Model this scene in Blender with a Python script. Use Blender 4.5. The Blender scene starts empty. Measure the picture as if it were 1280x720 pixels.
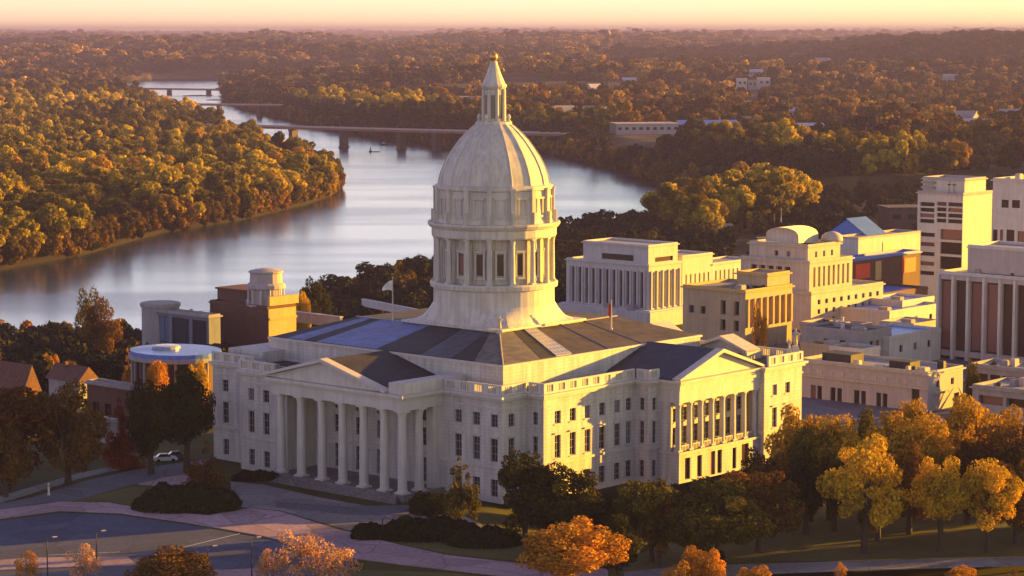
import bpy, math, random
import numpy as np
random.seed(7); rng = np.random.default_rng(7)
S = bpy.context.scene
COL = S.collection
rad = math.radians

# ------------------------------------------------------------------ camera model
F = 3000.; H = 80.; P = math.atan(322 / F)
def at(x, y, z=0.):
    a = (x-640)/F; b = (360-y)/F
    dy = math.cos(P)+b*math.sin(P); dz = -math.sin(P)+b*math.cos(P)
    t = (z-H)/dz
    return a*t, dy*t
def atd(x, y, Y):
    a = (x-640)/F; b = (360-y)/F
    dy = math.cos(P)+b*math.sin(P); dz = -math.sin(P)+b*math.cos(P)
    t = Y/dy
    return a*t, Y, H+dz*t
A = rad(41.6)
Rv = (math.sin(A), math.cos(A)); Lv = (-math.cos(A), math.sin(A))
ROT = math.atan2(Rv[1], Rv[0])
C0 = at(627, 630, 0)

# ------------------------------------------------------------------ materials
def new_mat(name):
    m = bpy.data.materials.new(name); m.use_nodes = True
    nt = m.node_tree; nt.nodes.clear()
    out = nt.nodes.new('ShaderNodeOutputMaterial')
    return m, nt, out
def N(nt, t, **kw):
    n = nt.nodes.new(t)
    for k, v in kw.items():
        if k in n.inputs.keys() if isinstance(k, str) else False: n.inputs[k].default_value = v
        else: setattr(n, k, v)
    return n
def mixc(nt, fac, a, b, blend='MIX'):
    n = nt.nodes.new('ShaderNodeMix'); n.data_type = 'RGBA'; n.blend_type = blend
    for s, v in ((0, fac), (6, a), (7, b)):
        if isinstance(v, bpy.types.NodeSocket): nt.links.new(v, n.inputs[s])
        elif s == 0: n.inputs[0].default_value = v
        else: n.inputs[s].default_value = (*v, 1)
    return n.outputs[2]
def ramp(nt, fac, stops):
    n = nt.nodes.new('ShaderNodeValToRGB'); e = n.color_ramp.elements
    while len(e) < len(stops): e.new(.5)
    for i, (p, c) in enumerate(stops):
        e[i].position = p; e[i].color = (*c, 1) if len(c) == 3 else c
    nt.links.new(fac, n.inputs[0]); return n.outputs[0]
def noise(nt, vec, scale, detail=4, rough=.55):
    n = nt.nodes.new('ShaderNodeTexNoise'); n.inputs['Scale'].default_value = scale
    n.inputs['Detail'].default_value = detail; n.inputs['Roughness'].default_value = rough
    if vec is not None: nt.links.new(vec, n.inputs['Vector'])
    return n.outputs['Fac']
def geo_pos(nt): return nt.nodes.new('ShaderNodeNewGeometry').outputs['Position']
def obj_co(nt): return nt.nodes.new('ShaderNodeTexCoord').outputs['Object']

def surf(name, c, c2=None, scale=.6, rough=.8, metal=0, spec=.3, streak=0, bump=0, bscale=6, fine=None, seam=None, specks=None, patch=0):
    """base colour broken up by noise; optional vertical weather streaks"""
    m, nt, out = new_mat(name)
    b = nt.nodes.new('ShaderNodeBsdfPrincipled')
    co = obj_co(nt)
    c2 = c2 or tuple(x*.75 for x in c)
    f = noise(nt, co, scale, 5, .6)
    f = ramp(nt, f, [(.32, (0, 0, 0)), (.68, (1, 1, 1))])
    col = mixc(nt, f, c2, c)
    if streak:
        mp = nt.nodes.new('ShaderNodeMapping'); mp.inputs['Scale'].default_value = (1.3, 1.3, .09)
        nt.links.new(co, mp.inputs[0])
        s = noise(nt, mp.outputs[0], 1.0, 4, .6)
        s = ramp(nt, s, [(.38, (1-streak,)*3), (.62, (1, 1, 1))])
        col = mixc(nt, 1., col, s, 'MULTIPLY')
    if fine:
        s = noise(nt, co, fine, 3, .6)
        s = ramp(nt, s, [(.35, (.78,)*3), (.65, (1.1,)*3)])
        col = mixc(nt, 1., col, s, 'MULTIPLY')
    if specks:
        s = ramp(nt, noise(nt, co, 3.5, 3, .7), [(.60, (0, 0, 0)), (.66, (1, 1, 1))]); col = mixc(nt, s, col, specks)
    if patch:
        vo = nt.nodes.new('ShaderNodeTexVoronoi'); vo.inputs['Scale'].default_value = .11; nt.links.new(co, vo.inputs[0])
        s = ramp(nt, vo.outputs['Color'], [(.2, (1-patch,)*3), (.8, (1+patch*.6,)*3)]); col = mixc(nt, 1., col, s, 'MULTIPLY')
        vo = nt.nodes.new('ShaderNodeTexVoronoi'); vo.feature = 'DISTANCE_TO_EDGE'; vo.inputs['Scale'].default_value = .11; nt.links.new(co, vo.inputs[0])
        s = ramp(nt, vo.outputs['Distance'], [(.0, (.6,)*3), (.02, (1, 1, 1))]); col = mixc(nt, 1., col, s, 'MULTIPLY')
    if seam:
        wv = nt.nodes.new('ShaderNodeTexWave'); wv.bands_direction = seam; wv.inputs['Scale'].default_value = .42; nt.links.new(co, wv.inputs[0])
        s = ramp(nt, wv.outputs[1], [(.0, (.55,)*3), (.16, (1, 1, 1)), (.8, (1, 1, 1)), (.97, (1.35,)*3)]); col = mixc(nt, 1., col, s, 'MULTIPLY')
        s = ramp(nt, noise(nt, co, .45, 5, .7), [(.35, (.6,)*3), (.5, (1,)*3), (.7, (1.35,)*3)]); col = mixc(nt, 1., col, s, 'MULTIPLY')
    nt.links.new(col, b.inputs['Base Color'])
    b.inputs['Roughness'].default_value = rough; b.inputs['Metallic'].default_value = metal
    b.inputs['Specular IOR Level'].default_value = spec
    if bump:
        bn = nt.nodes.new('ShaderNodeBump'); bn.inputs['Strength'].default_value = bump; bn.inputs['Distance'].default_value = .1
        nt.links.new(noise(nt, co, bscale, 4), bn.inputs['Height']); nt.links.new(bn.outputs[0], b.inputs['Normal'])
    nt.links.new(b.outputs[0], out.inputs[0])
    return m

def block_stone(name, c, c2, mortar, bw=1.6, bh=.62, streak=.15):
    m, nt, out = new_mat(name); b = nt.nodes.new('ShaderNodeBsdfPrincipled')
    co = obj_co(nt)
    sp = nt.nodes.new('ShaderNodeSeparateXYZ'); nt.links.new(co, sp.inputs[0])
    ad = nt.nodes.new('ShaderNodeMath'); ad.operation = 'ADD'
    nt.links.new(sp.outputs[0], ad.inputs[0]); nt.links.new(sp.outputs[1], ad.inputs[1])
    cb = nt.nodes.new('ShaderNodeCombineXYZ'); nt.links.new(ad.outputs[0], cb.inputs[0]); nt.links.new(sp.outputs[2], cb.inputs[1])
    br = nt.nodes.new('ShaderNodeTexBrick'); nt.links.new(cb.outputs[0], br.inputs[0])
    br.inputs['Color1'].default_value = (*c, 1); br.inputs['Color2'].default_value = (*c2, 1); br.inputs['Mortar'].default_value = (*mortar, 1)
    br.inputs['Scale'].default_value = 1; br.inputs['Brick Width'].default_value = bw; br.inputs['Row Height'].default_value = bh
    br.inputs['Mortar Size'].default_value = .03; br.inputs['Bias'].default_value = -.2
    f = noise(nt, co, .25, 5, .6); f = ramp(nt, f, [(.3, (.84,)*3), (.7, (1.04,)*3)])
    col = mixc(nt, 1., br.outputs[0], f, 'MULTIPLY')
    mp = nt.nodes.new('ShaderNodeMapping'); mp.inputs['Scale'].default_value = (1.1, 1.1, .08); nt.links.new(co, mp.inputs[0])
    s = ramp(nt, noise(nt, mp.outputs[0], 1., 4), [(.36, (1-streak,)*3), (.6, (1, 1, 1))])
    col = mixc(nt, 1., col, s, 'MULTIPLY')
    nt.links.new(col, b.inputs['Base Color']); b.inputs['Roughness'].default_value = .78; b.inputs['Specular IOR Level'].default_value = .25
    nt.links.new(b.outputs[0], out.inputs[0]); return m

M = {}
M['stone'] = block_stone('limestone', (.55, .51, .47), (.525, .487, .448), (.41, .38, .35), streak=.24)
M['stone2'] = surf('dressed_stone', (.53, .495, .44), (.46, .43, .385), .35, .75, streak=.14)
M['dome'] = surf('dome_stone', (.58, .54, .47), (.46, .43, .38), .3, .6, streak=.22)
M['roof_dark'] = surf('dark_roof', (.035, .033, .035), (.02, .02, .023), .2, .7, seam='Y')
M['roof_brown'] = surf('brown_roof', (.075, .060, .055), (.045, .036, .034), .2, .75, seam='X')
M['roof_tan'] = surf('tan_roof', (.16, .14, .125), (.12, .105, .095), .2, .75, seam='X')
M['roof_metal'] = surf('metal_roof', (.085, .12, .30), (.06, .09, .24), .15, .5, 0.0, .4, seam='Y')
M['slate'] = surf('slate_roof', (.075, .078, .10), (.05, .052, .07), .2, .6, seam='Y')
M['navy'] = surf('navy_roof', (.022, .028, .055), (.016, .02, .04), .2, .6, seam='Y')
M['skylight'] = surf('skylight_glass', (.35, .36, .38), (.25, .26, .28), 1.5, .25)
M['gold'] = surf('gilded_metal', (.62, .36, .13), (.5, .28, .1), 2, .35, .7)
M['bronze'] = surf('weathered_figure', (.55, .45, .28), (.4, .33, .2), 2, .55)
M['white'] = surf('white_render', (.54, .51, .49), (.46, .44, .42), .3, .8, streak=.15)
M['pink'] = surf('pinkish_render', (.42, .36, .35), (.36, .31, .31), .3, .8, streak=.12)
M['cream'] = surf('cream_render', (.47, .41, .34), (.40, .355, .30), .3, .8, streak=.18)
M['beige'] = surf('beige_stone', (.43, .33, .21), (.36, .28, .175), .3, .8, streak=.18)
M['greyr'] = surf('grey_render', (.33, .31, .31), (.25, .24, .24), .3, .85, streak=.15)
M['brick'] = block_stone('dark_brick', (.15, .055, .035), (.11, .045, .03), (.10, .07, .06), .5, .16, .12)
M['ochre'] = surf('ochre_sunlit_render', (.50, .33, .13), (.42, .28, .11), .4, .8, streak=.12)  # ochre panel colour; also carries painted sunlight on the beige and brick buildings
M['red'] = surf('red_panel', (.62, .07, .025), (.5, .05, .02), .5, .6)
M['blueroof'] = surf('blue_metal_roof', (.10, .20, .58), (.075, .155, .46), .2, .38, fine=1.2)
M['slateblue'] = surf('blue_grey_cladding', (.16, .18, .23), (.12, .135, .18), .3, .7, streak=.15)
M['darkwall'] = surf('dark_plum_brick', (.07, .035, .035), None, .4, .85)
M['teal'] = surf('teal_panel', (.10, .30, .33), (.07, .22, .25), .5, .5)
M['terracotta'] = surf('terracotta_roof', (.15, .065, .045), (.11, .05, .038), .5, .8, fine=2)
M['darkmetal'] = surf('dark_metal', (.03, .03, .035), None, 2, .5)
M['steel'] = surf('painted_pole', (.55, .45, .38), None, 2, .4)
M['asphalt'] = surf('asphalt', (.065, .078, .12), (.05, .06, .098), .08, .85, fine=1.2, patch=.18)
M['road'] = surf('road_asphalt', (.13, .125, .15), (.10, .098, .118), .07, .85, fine=1.1, patch=.18)
M['pave'] = surf('pink_paving', (.36, .245, .25), (.29, .20, .21), .12, .8, fine=1.3, patch=.18)
M['pavegrey'] = surf('grey_paving', (.22, .20, .19), (.17, .16, .155), .1, .85, fine=1.1, patch=.18)
M['paint'] = surf('road_paint', (.55, .55, .58), (.35, .35, .38), 1.0, .7)
M['lawn'] = surf('lawn', (.105, .095, .018), (.06, .058, .012), .09, .95, fine=2.2, bump=.6, bscale=3, specks=(.26, .13, .02))
M['bark'] = surf('bark', (.075, .05, .035), (.04, .028, .02), 3, .9)
M['barkpale'] = surf('pale_bark', (.28, .2, .15), (.18, .13, .1), 3, .9)
M['concrete'] = surf('bridge_concrete', (.20, .17, .16), (.13, .11, .11), .1, .8, streak=.2)
M['rust'] = surf('rust_brown_girder', (.26, .13, .09), (.19, .09, .065), .1, .8)
M['pierstone'] = surf('dark_pier_stone', (.07, .06, .06), None, .3, .85)
M['carw'] = surf('white_car_paint', (.6, .6, .62), (.55, .55, .58), 1, .25)
M['card'] = surf('dark_car_paint', (.03, .035, .05), None, 1, .25)
M['tyre'] = surf('rubber', (.02, .02, .02), None, 2, .9)
M['flagw'] = surf('white_cloth', (.75, .70, .66), None, 2, .9)
M['flagr'] = surf('red_cloth', (.55, .10, .03), None, 2, .9)
M['sand'] = surf('sandbar_silt', (.16, .12, .10), None, .2, .9)

def glass(name, c, rough=.12, spec=.5):
    m, nt, out = new_mat(name); b = nt.nodes.new('ShaderNodeBsdfPrincipled')
    oi = nt.nodes.new('ShaderNodeObjectInfo')
    f = ramp(nt, oi.outputs['Random'], [(0, (.5,)*3), (.6, (1,)*3), (.78, (1.8, 1.7, 1.7)), (.82, (4.5, 4.2, 4.4)), (1, (6.5, 6, 6))])
    col = mixc(nt, 1., c, f, 'MULTIPLY'); nt.links.new(col, b.inputs['Base Color'])
    b.inputs['Roughness'].default_value = rough; b.inputs['Specular IOR Level'].default_value = spec
    nt.links.new(b.outputs[0], out.inputs[0]); return m
M['glass'] = glass('window_glass', (.022, .024, .03))
M['glassbrown'] = glass('brown_glass', (.035, .018, .014), .2)
M['glassblue'] = glass('blue_glass', (.03, .05, .08), .1, .8)

def foliage(name, stops, use_color=False, trans=.22):
    m, nt, out = new_mat(name)
    oi = nt.nodes.new('ShaderNodeObjectInfo')
    base = oi.outputs['Color'] if use_color else ramp(nt, oi.outputs['Random'], stops)
    co = obj_co(nt)
    f = ramp(nt, noise(nt, co, 1.1 if use_color else 3.2, 3, .6), [(.3, (.50, .56, .5)), (.5, (1, 1, 1)), (.72, (1.45, 1.3, 1.1))])
    col = mixc(nt, 1., base, f, 'MULTIPLY')
    if not use_color and name == 'wood_leaves':      # noise patches darken the leaf colour, standing in for distant shade bands
        mp = nt.nodes.new('ShaderNodeMapping'); mp.inputs['Scale'].default_value = (.0011, .0024, 0); nt.links.new(geo_pos(nt), mp.inputs[0])
        pt_ = ramp(nt, noise(nt, mp.outputs[0], 1., 5, .6), [(.38, (.30, .32, .42)), (.5, (.75, .75, .75)), (.62, (1.2, 1.15, 1.0))])
        col = mixc(nt, 1., col, pt_, 'MULTIPLY')
    f2 = ramp(nt, noise(nt, co, 9, 2, .6), [(.3, (.72,)*3), (.7, (1.22,)*3)])
    col = mixc(nt, 1., col, f2, 'MULTIPLY')
    d = nt.nodes.new('ShaderNodeBsdfDiffuse'); t = nt.nodes.new('ShaderNodeBsdfTranslucent')
    nt.links.new(col, d.inputs[0]); nt.links.new(col, t.inputs[0])
    mx = nt.nodes.new('ShaderNodeMixShader'); mx.inputs[0].default_value = trans
    nt.links.new(d.outputs[0], mx.inputs[1]); nt.links.new(t.outputs[0], mx.inputs[2])
    nt.links.new(mx.outputs[0], out.inputs[0]); return m
WOOD = [(0, (.045, .045, .010)), (.22, (.09, .07, .012)), (.42, (.16, .105, .014)), (.62, (.25, .155, .016)), (.78, (.34, .20, .016)), (.9, (.27, .12, .016)), (1, (.07, .06, .014))]
M['leaf'] = foliage('autumn_leaves', None, True)
M['wood'] = foliage('wood_leaves', WOOD, False)
M['goldwood'] = foliage('wood_leaves', [(0, (.06, .062, .012)), (.2, (.16, .135, .016)), (.4, (.33, .255, .020)), (.6, (.48, .37, .024)), (.8, (.58, .44, .028)), (.92, (.42, .24, .02)), (1, (.11, .10, .016))], False, .3)
M['farwood'] = foliage('wood_leaves', [(0, (.030, .030, .014)), (.35, (.06, .046, .02)), (.55, (.15, .11, .03)), (.75, (.31, .20, .04)), (1, (.46, .30, .05))], False, .1)
M['darkwood'] = foliage('dark_shade_leaves', [(0, (.015, .021, .014)), (.5, (.025, .030, .018)), (.85, (.045, .040, .018)), (1, (.08, .06, .018))], False, .08)  # dark leaf set; on bluff, hill and valleys it paints in shade
M['hedge'] = foliage('hedge_leaves', [(0, (.018, .022, .008)), (1, (.028, .03, .01))], False, .15)

# ------------------------------------------------------------------ mesh helpers
class MB:
    def __init__(s): s.v = []; s.f = []; s.m = []; s.mi = 0
    def add(s, vs, fs):
        o = len(s.v); s.v += [tuple(map(float, p)) for p in vs]
        s.f += [tuple(i+o for i in f) for f in fs]; s.m += [s.mi]*len(fs)
        return s
    def box(s, x0, x1, y0, y1, z0, z1):
        return s.add([(x0, y0, z0), (x1, y0, z0), (x1, y1, z0), (x0, y1, z0), (x0, y0, z1), (x1, y0, z1), (x1, y1, z1), (x0, y1, z1)],
                     [(3, 2, 1, 0), (4, 5, 6, 7), (0, 1, 5, 4), (1, 2, 6, 5), (2, 3, 7, 6), (3, 0, 4, 7)])
    def quad(s, *p): return s.add(p, [tuple(range(len(p)))])
    def prism(s, poly, z0, z1):
        n = len(poly)
        return s.add([(x, y, z0) for x, y in poly]+[(x, y, z1) for x, y in poly],
                     [tuple(range(n-1, -1, -1)), tuple(range(n, 2*n))]+[(i, (i+1) % n, n+(i+1) % n, n+i) for i in range(n)])
    def lathe(s, prof, n=16, cx=0, cy=0, ph=0, close=True):
        vs = []; fs = []
        for r, z in prof:
            for k in range(n):
                a = 2*math.pi*k/n+ph; vs.append((cx+r*math.cos(a), cy+r*math.sin(a), z))
        for j in range(len(prof)-1):
            for k in range(n):
                a = j*n+k; b = j*n+(k+1) % n; fs.append((a, b, b+n, a+n))
        if close:
            fs.append(tuple(range(n-1, -1, -1))); fs.append(tuple((len(prof)-1)*n+k for k in range(n)))
        return s.add(vs, fs)
    def tube(s, pts, rs, n=6):
        vs = []; fs = []
        for i, p in enumerate(pts):
            a = np.array(pts[max(i-1, 0)], float); b = np.array(pts[min(i+1, len(pts)-1)], float)
            d = b-a; d /= np.linalg.norm(d)+1e-9
            u = np.cross(d, (0, 0, 1.)) if abs(d[2]) < .95 else np.cross(d, (1., 0, 0)); u /= np.linalg.norm(u); w = np.cross(d, u)
            for k in range(n):
                t = 2*math.pi*k/n; vs.append(tuple(np.array(p)+rs[i]*(math.cos(t)*u+math.sin(t)*w)))
        for j in range(len(pts)-1):
            for k in range(n):
                a = j*n+k; b = j*n+(k+1) % n; fs.append((a, b, b+n, a+n))
        fs.append(tuple(range(n-1, -1, -1))); fs.append(tuple((len(pts)-1)*n+k for k in range(n)))
        return s.add(vs, fs)
    def wall(s, face, c, a0, a1, z0, z1, holes=(), dep=.35):
        P_ = (lambda a, d, z: (a, c+d, z)) if face == 'R' else (lambda a, d, z: (c+d, a, z))
        hs = [h for h in holes if h[0] > a0-1e-6 and h[1] < a1+1e-6]
        A_ = sorted({a0, a1, *[h[0] for h in hs], *[h[1] for h in hs]}); Z_ = sorted({z0, z1, *[h[2] for h in hs], *[h[3] for h in hs]})
        for i in range(len(A_)-1):
            for j in range(len(Z_)-1):
                am = (A_[i]+A_[i+1])/2; zm = (Z_[j]+Z_[j+1])/2
                if any(h[0] < am < h[1] and h[2] < zm < h[3] for h in hs): continue
                s.quad(P_(A_[i], 0, Z_[j]), P_(A_[i+1], 0, Z_[j]), P_(A_[i+1], 0, Z_[j+1]), P_(A_[i], 0, Z_[j+1]))
        for h in hs:
            q = [(h[0], h[2]), (h[1], h[2]), (h[1], h[3]), (h[0], h[3])]
            for k in range(4):
                (a, z), (b, y) = q[k], q[(k+1) % 4]
                s.quad(P_(a, 0, z), P_(b, 0, y), P_(b, dep, y), P_(a, dep, z))
        return s
    def block(s, u0, u1, v0, v1, z0, z1, hR=(), hL=(), dep=.35, top=True):
        s.wall('R', v0, u0, u1, z0, z1, hR, dep); s.wall('L', u0, v0, v1, z0, z1, hL, dep)
        s.quad((u1, v0, z0), (u1, v1, z0), (u1, v1, z1), (u1, v0, z1)); s.quad((u0, v1, z0), (u1, v1, z0), (u1, v1, z1), (u0, v1, z1))
        if top: s.quad((u0, v0, z1), (u1, v0, z1), (u1, v1, z1), (u0, v1, z1))
        return s
    def trim(s, u0, u1, v0, v1, z0, z1, p):
        """a cornice band proud of a block by p on every side"""
        return s.box(u0-p, u1+p, v0-p, v1+p, z0, z1)
    def mesh(s, name, mats):
        me = bpy.data.meshes.new(name); me.from_pydata(s.v, [], s.f)
        for m in (mats if isinstance(mats, (list, tuple)) else [mats]): me.materials.append(m)
        if any(s.m): me.polygons.foreach_set('material_index', s.m)
        me.update(); return me
    def build(s, name, mats, parent=None, smooth=False):
        me = s.mesh(name, mats)
        if smooth: me.polygons.foreach_set('use_smooth', [True]*len(me.polygons))
        o = bpy.data.objects.new(name, me); COL.objects.link(o)
        if parent: o.parent = parent
        return o
def inst(name, me, parent=None, loc=(0, 0, 0), rz=0, sc=(1, 1, 1)):
    o = bpy.data.objects.new(name, me); COL.objects.link(o); o.location = loc; o.rotation_euler = (0, 0, rz); o.scale = sc
    if parent: o.parent = parent
    return o
def tag(o, label=None, cat=None, group=None, kind=None):
    if label: o['label'] = label
    if cat: o['category'] = cat
    if group: o['group'] = group
    if kind: o['kind'] = kind
    return o
def empty(name, loc, rz=0, **kw):
    o = bpy.data.objects.new(name, None); COL.objects.link(o); o.location = loc; o.rotation_euler = (0, 0, rz); o.empty_display_size = 2
    return tag(o, **kw)

# unit windows (x -.5...5, z 0..1, face -y)
def unit_window(name, mats, nx=1, nz=2, fr=.07):
    pane = MB(); pane.quad((-.5, .06, 0), (.5, .06, 0), (.5, .06, 1), (-.5, .06, 1))
    f = MB()
    for x0, x1, z0, z1 in ((-.5, -.5+fr, 0, 1), (.5-fr, .5, 0, 1), (-.5+fr, .5-fr, 0, fr*.6), (-.5+fr, .5-fr, 1-fr*.6, 1)):
        f.box(x0, x1, 0, .055, z0, z1)
    for i in range(nx): x = -.5+(i+1)/(nx+1); f.box(x-.022, x+.022, .01, .055, fr*.6, 1-fr*.6)
    for j in range(nz-1): z = (j+1)/nz; f.box(-.5+fr, .5-fr, .012, .05, z-.012, z+.012)
    return pane.mesh(name, mats[0]), f.mesh(name+'_frame', mats[1])
WIN = {'std': unit_window('window', (M['glass'], M['white'])), 'dark': unit_window('window', (M['glassbrown'], M['darkmetal']), 0, 1, .05),
       'plain': unit_window('window', (M['glass'], M['greyr']), 0, 1, .06), 'cap': unit_window('window', (M['glass'], M['greyr']), 1, 3, .045),
       'blue': unit_window('window', (M['glassblue'], M['darkmetal']), 2, 2, .03)}
def window(parent, face, c, h, kind='std', dep=.35, frame=True):
    a = (h[0]+h[1])/2; w = h[1]-h[0]; d = dep-.07
    loc, rz = ((a, c+d, h[2]), 0) if face == 'R' else ((c+d, a, h[2]), -math.pi/2)
    o = inst('window', WIN[kind][0], parent, loc, rz, (w, 1, h[3]-h[2]))
    if frame: inst('window_frame', WIN[kind][1], o)
    return o
def grid(cols, w, rows): return [(c-w/2, c+w/2, z0, z1) for c in cols for z0, z1 in rows]
def lin(a, b, n): return [a+(b-a)*(i+.5)/n for i in range(n)]

# ------------------------------------------------------------------ terrain
near_px = [(-900, 500), (-300, 460), (0, 440), (180, 438), (330, 418), (400, 394), (470, 366), (540, 347), (620, 322), (700, 303), (760, 294), (810, 288), (860, 276), (930, 256)]
far_px = [(940, 236), (880, 240), (822, 231), (765, 211), (700, 195), (640, 190), (600, 190), (560, 187), (500, 178), (450, 170), (400, 160), (350, 148), (310, 138), (283, 128), (279, 118), (285, 108), (291, 101),
          (200, 100), (150, 104), (120, 112), (160, 122), (240, 150), (300, 178), (360, 200), (400, 212), (418, 222), (421, 232), (415, 244), (380, 256), (330, 268), (300, 275), (200, 291), (100, 319), (0, 337), (-300, 372), (-900, 415)]
RIV = np.array([at(x, y, -25) for x, y in near_px+far_px])
NEAR = np.array([at(x, y, -25) for x, y in near_px]+[(400., 1500.), (3000., 1900.)])
def sdist(px, py, poly=RIV):
    px = np.asarray(px, float); py = np.asarray(py, float)
    d = np.full(px.shape, 1e12); ins = np.zeros(px.shape, bool); n = len(poly)
    for i in range(n):
        ax, ay = poly[i]; bx, by = poly[(i+1) % n]; ex, ey = bx-ax, by-ay
        t = np.clip(((px-ax)*ex+(py-ay)*ey)/(ex*ex+ey*ey), 0, 1)
        d = np.minimum(d, (px-ax-t*ex)**2+(py-ay-t*ey)**2)
        c = ((ay > py) != (by > py)) & (px < (bx-ax)*(py-ay)/((by-ay) if by != ay else 1e-9)+ax)
        ins ^= c
    d = np.sqrt(d); return np.where(ins, -d, d)
def ss(a, b, x): t = np.clip((x-a)/(b-a), 0, 1); return t*t*(3-2*t)
def is_near(x, y): return y < np.interp(x, NEAR[:, 0], NEAR[:, 1])
def waves(x, y):
    r = 0
    for k, (l, a, th) in enumerate([(5200, 1, .3), (3100, .8, 1.9), (1900, .5, 1.2), (1150, .35, 2.6), (640, .22, .8), (330, .1, 2.1)]):
        r = r+a*np.sin((x*math.cos(th)+y*math.sin(th))*2*math.pi/l+k*1.7+.8*np.sin((x*math.sin(th)-y*math.cos(th))*2*math.pi/(l*1.3)))
    return r
def ridge(x, y):
    x = np.asarray(x, float); y = np.asarray(y, float); q = np.log(np.maximum(y, 300)/1000.)
    r1_ = 1-np.abs(np.sin(q*8.5+1.3*np.sin(x/1100+.6)+.5*np.sin(x/430+2))); r2_ = 1-np.abs(np.sin(q*13+2*np.sin(x/1500+2.)+.8))
    return np.maximum(r1_, .8*r2_)
def hgt(x, y):
    x = np.asarray(x, float); y = np.asarray(y, float); s = sdist(x, y)
    bl = ss(-25, 25, x); near = -23+23*ss(150*bl, 330+250*bl, s)+4*ss(5, 100, s)*(1-ss(150, 330, s))*bl
    right = ss(-150, 0, x-(y-1500)*.0)
    far = -23+(3+11*ss(-120, 60, x+.03*y+40))*ss(3, 55, s)+3*waves(x*2.2, y*2.2)*ss(150, 700, s)
    nr = is_near(x, y)
    h = np.where(nr, np.minimum(near, -0+0*x), far)
    D = np.hypot(x, y)
    h = h+ss(2600, 9000, D)*(22+12*waves(x, y))*(1-nr*1.)
    h = h+ss(9000, 30000, D)*(40+5*waves(x*.5+900, y*.5))
    h = h+ss(2500, 3600, D)*(1-ss(11000, 16000, D))*ss(80, 260, s)*(1-nr)*(13+D*.0016)*ridge(x, y)**2.5
    # dark hill on the right, a long ridge behind, a rise at the far left
    ax = x/np.maximum(y, 1)
    h = h+52*np.exp(-(((D-5400)/900)**2))*ss(.095, .19, ax)+12*np.exp(-(((D-5200)/700)**2))*ss(.03, .1, ax)*(1-ss(.1, .2, ax))
    h = h+26*np.exp(-(((D-10500)/1600)**2))*ss(-.06, 0.03, ax)*(1-.5*ss(.1, .16, ax))
    h = h+34*np.exp(-(((D-31000)/3500)**2))*(1-ss(-.215, -.10, ax))
    h = h+22*np.exp(-(((D-8000)/1200)**2))*ss(-.23, -.16, ax)*(1-ss(-.12, -.05, ax))
    h = np.where(s < 0, -23.5-5.5*ss(0, 3, -s), h)
    return h
def hz(x, y): return float(hgt(np.array([x]), np.array([y]))[0])

angs = np.concatenate([np.linspace(-75, -20, 30, endpoint=False), np.linspace(-20, 20, 420), np.linspace(20, 75, 31)[1:]])*math.pi/180
rads = np.concatenate([np.linspace(60, 500, 45, endpoint=False), np.exp(np.linspace(math.log(500), math.log(4000), 420, endpoint=False)), np.exp(np.linspace(math.log(4000), math.log(45000), 110))])
AG, RG = np.meshgrid(angs, rads); GX = RG*np.sin(AG); GY = RG*np.cos(AG); GZ = hgt(GX.ravel(), GY.ravel()).reshape(GX.shape)
na = len(angs); nr_ = len(rads)
vv = np.stack([GX.ravel(), GY.ravel(), GZ.ravel()], 1)
i = np.arange(nr_-1)[:, None]*na+np.arange(na-1)[None, :]; i = i.ravel()
ff = np.stack([i, i+1, i+1+na, i+na], 1)
me = bpy.data.meshes.new('ground'); me.vertices.add(len(vv)); me.vertices.foreach_set('co', vv.ravel()); me.loops.add(ff.size); me.polygons.add(len(ff))
me.loops.foreach_set('vertex_index', ff.ravel()); me.polygons.foreach_set('loop_start', np.arange(0, ff.size, 4)); me.polygons.foreach_set('loop_total', np.full(len(ff), 4))
me.update(); me.validate(); me.polygons.foreach_set('use_smooth', [True]*len(ff))
g = bpy.data.objects.new('ground', me); COL.objects.link(g); tag(g, kind='structure')
m, nt, out = new_mat('ground_cover'); b = nt.nodes.new('ShaderNodeBsdfPrincipled'); b.inputs['Roughness'].default_value = .95; b.inputs['Specular IOR Level'].default_value = .1
co = geo_pos(nt)
c = ramp(nt, noise(nt, co, .004, 6, .65), [(.35, (.030, .028, .010)), (.5, (.055, .042, .016)), (.60, (.11, .075, .03)), (.70, (.24, .17, .09))])
c2 = ramp(nt, noise(nt, co, .03, 5, .65), [(.3, (.6,)*3), (.7, (1.35,)*3)])
c = mixc(nt, 1., c, c2, 'MULTIPLY')
# lawns on the near plateau
sp = nt.nodes.new('ShaderNodeSeparateXYZ'); nt.links.new(co, sp.inputs[0])
mr = nt.nodes.new('ShaderNodeMapRange'); mr.inputs[1].default_value = 430; mr.inputs[2].default_value = 640; mr.inputs[3].default_value = 1; mr.inputs[4].default_value = 0
nt.links.new(sp.outputs[1], mr.inputs[0])
gr = ramp(nt, noise(nt, co, .08, 5, .6), [(.3, (.035, .036, .010)), (.7, (.075, .068, .016))])
c = mixc(nt, mr.outputs[0], c, gr)
mr2 = nt.nodes.new('ShaderNodeMapRange'); mr2.inputs[1].default_value = -22.9; mr2.inputs[2].default_value = -20.5; mr2.inputs[3].default_value = 1; mr2.inputs[4].default_value = 0
nt.links.new(sp.outputs[2], mr2.inputs[0]); c = mixc(nt, mr2.outputs[0], c, (.022, .018, .013))
nt.links.new(c, b.inputs['Base Color']); nt.links.new(b.outputs[0], out.inputs[0]); me.materials.append(m)

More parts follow.
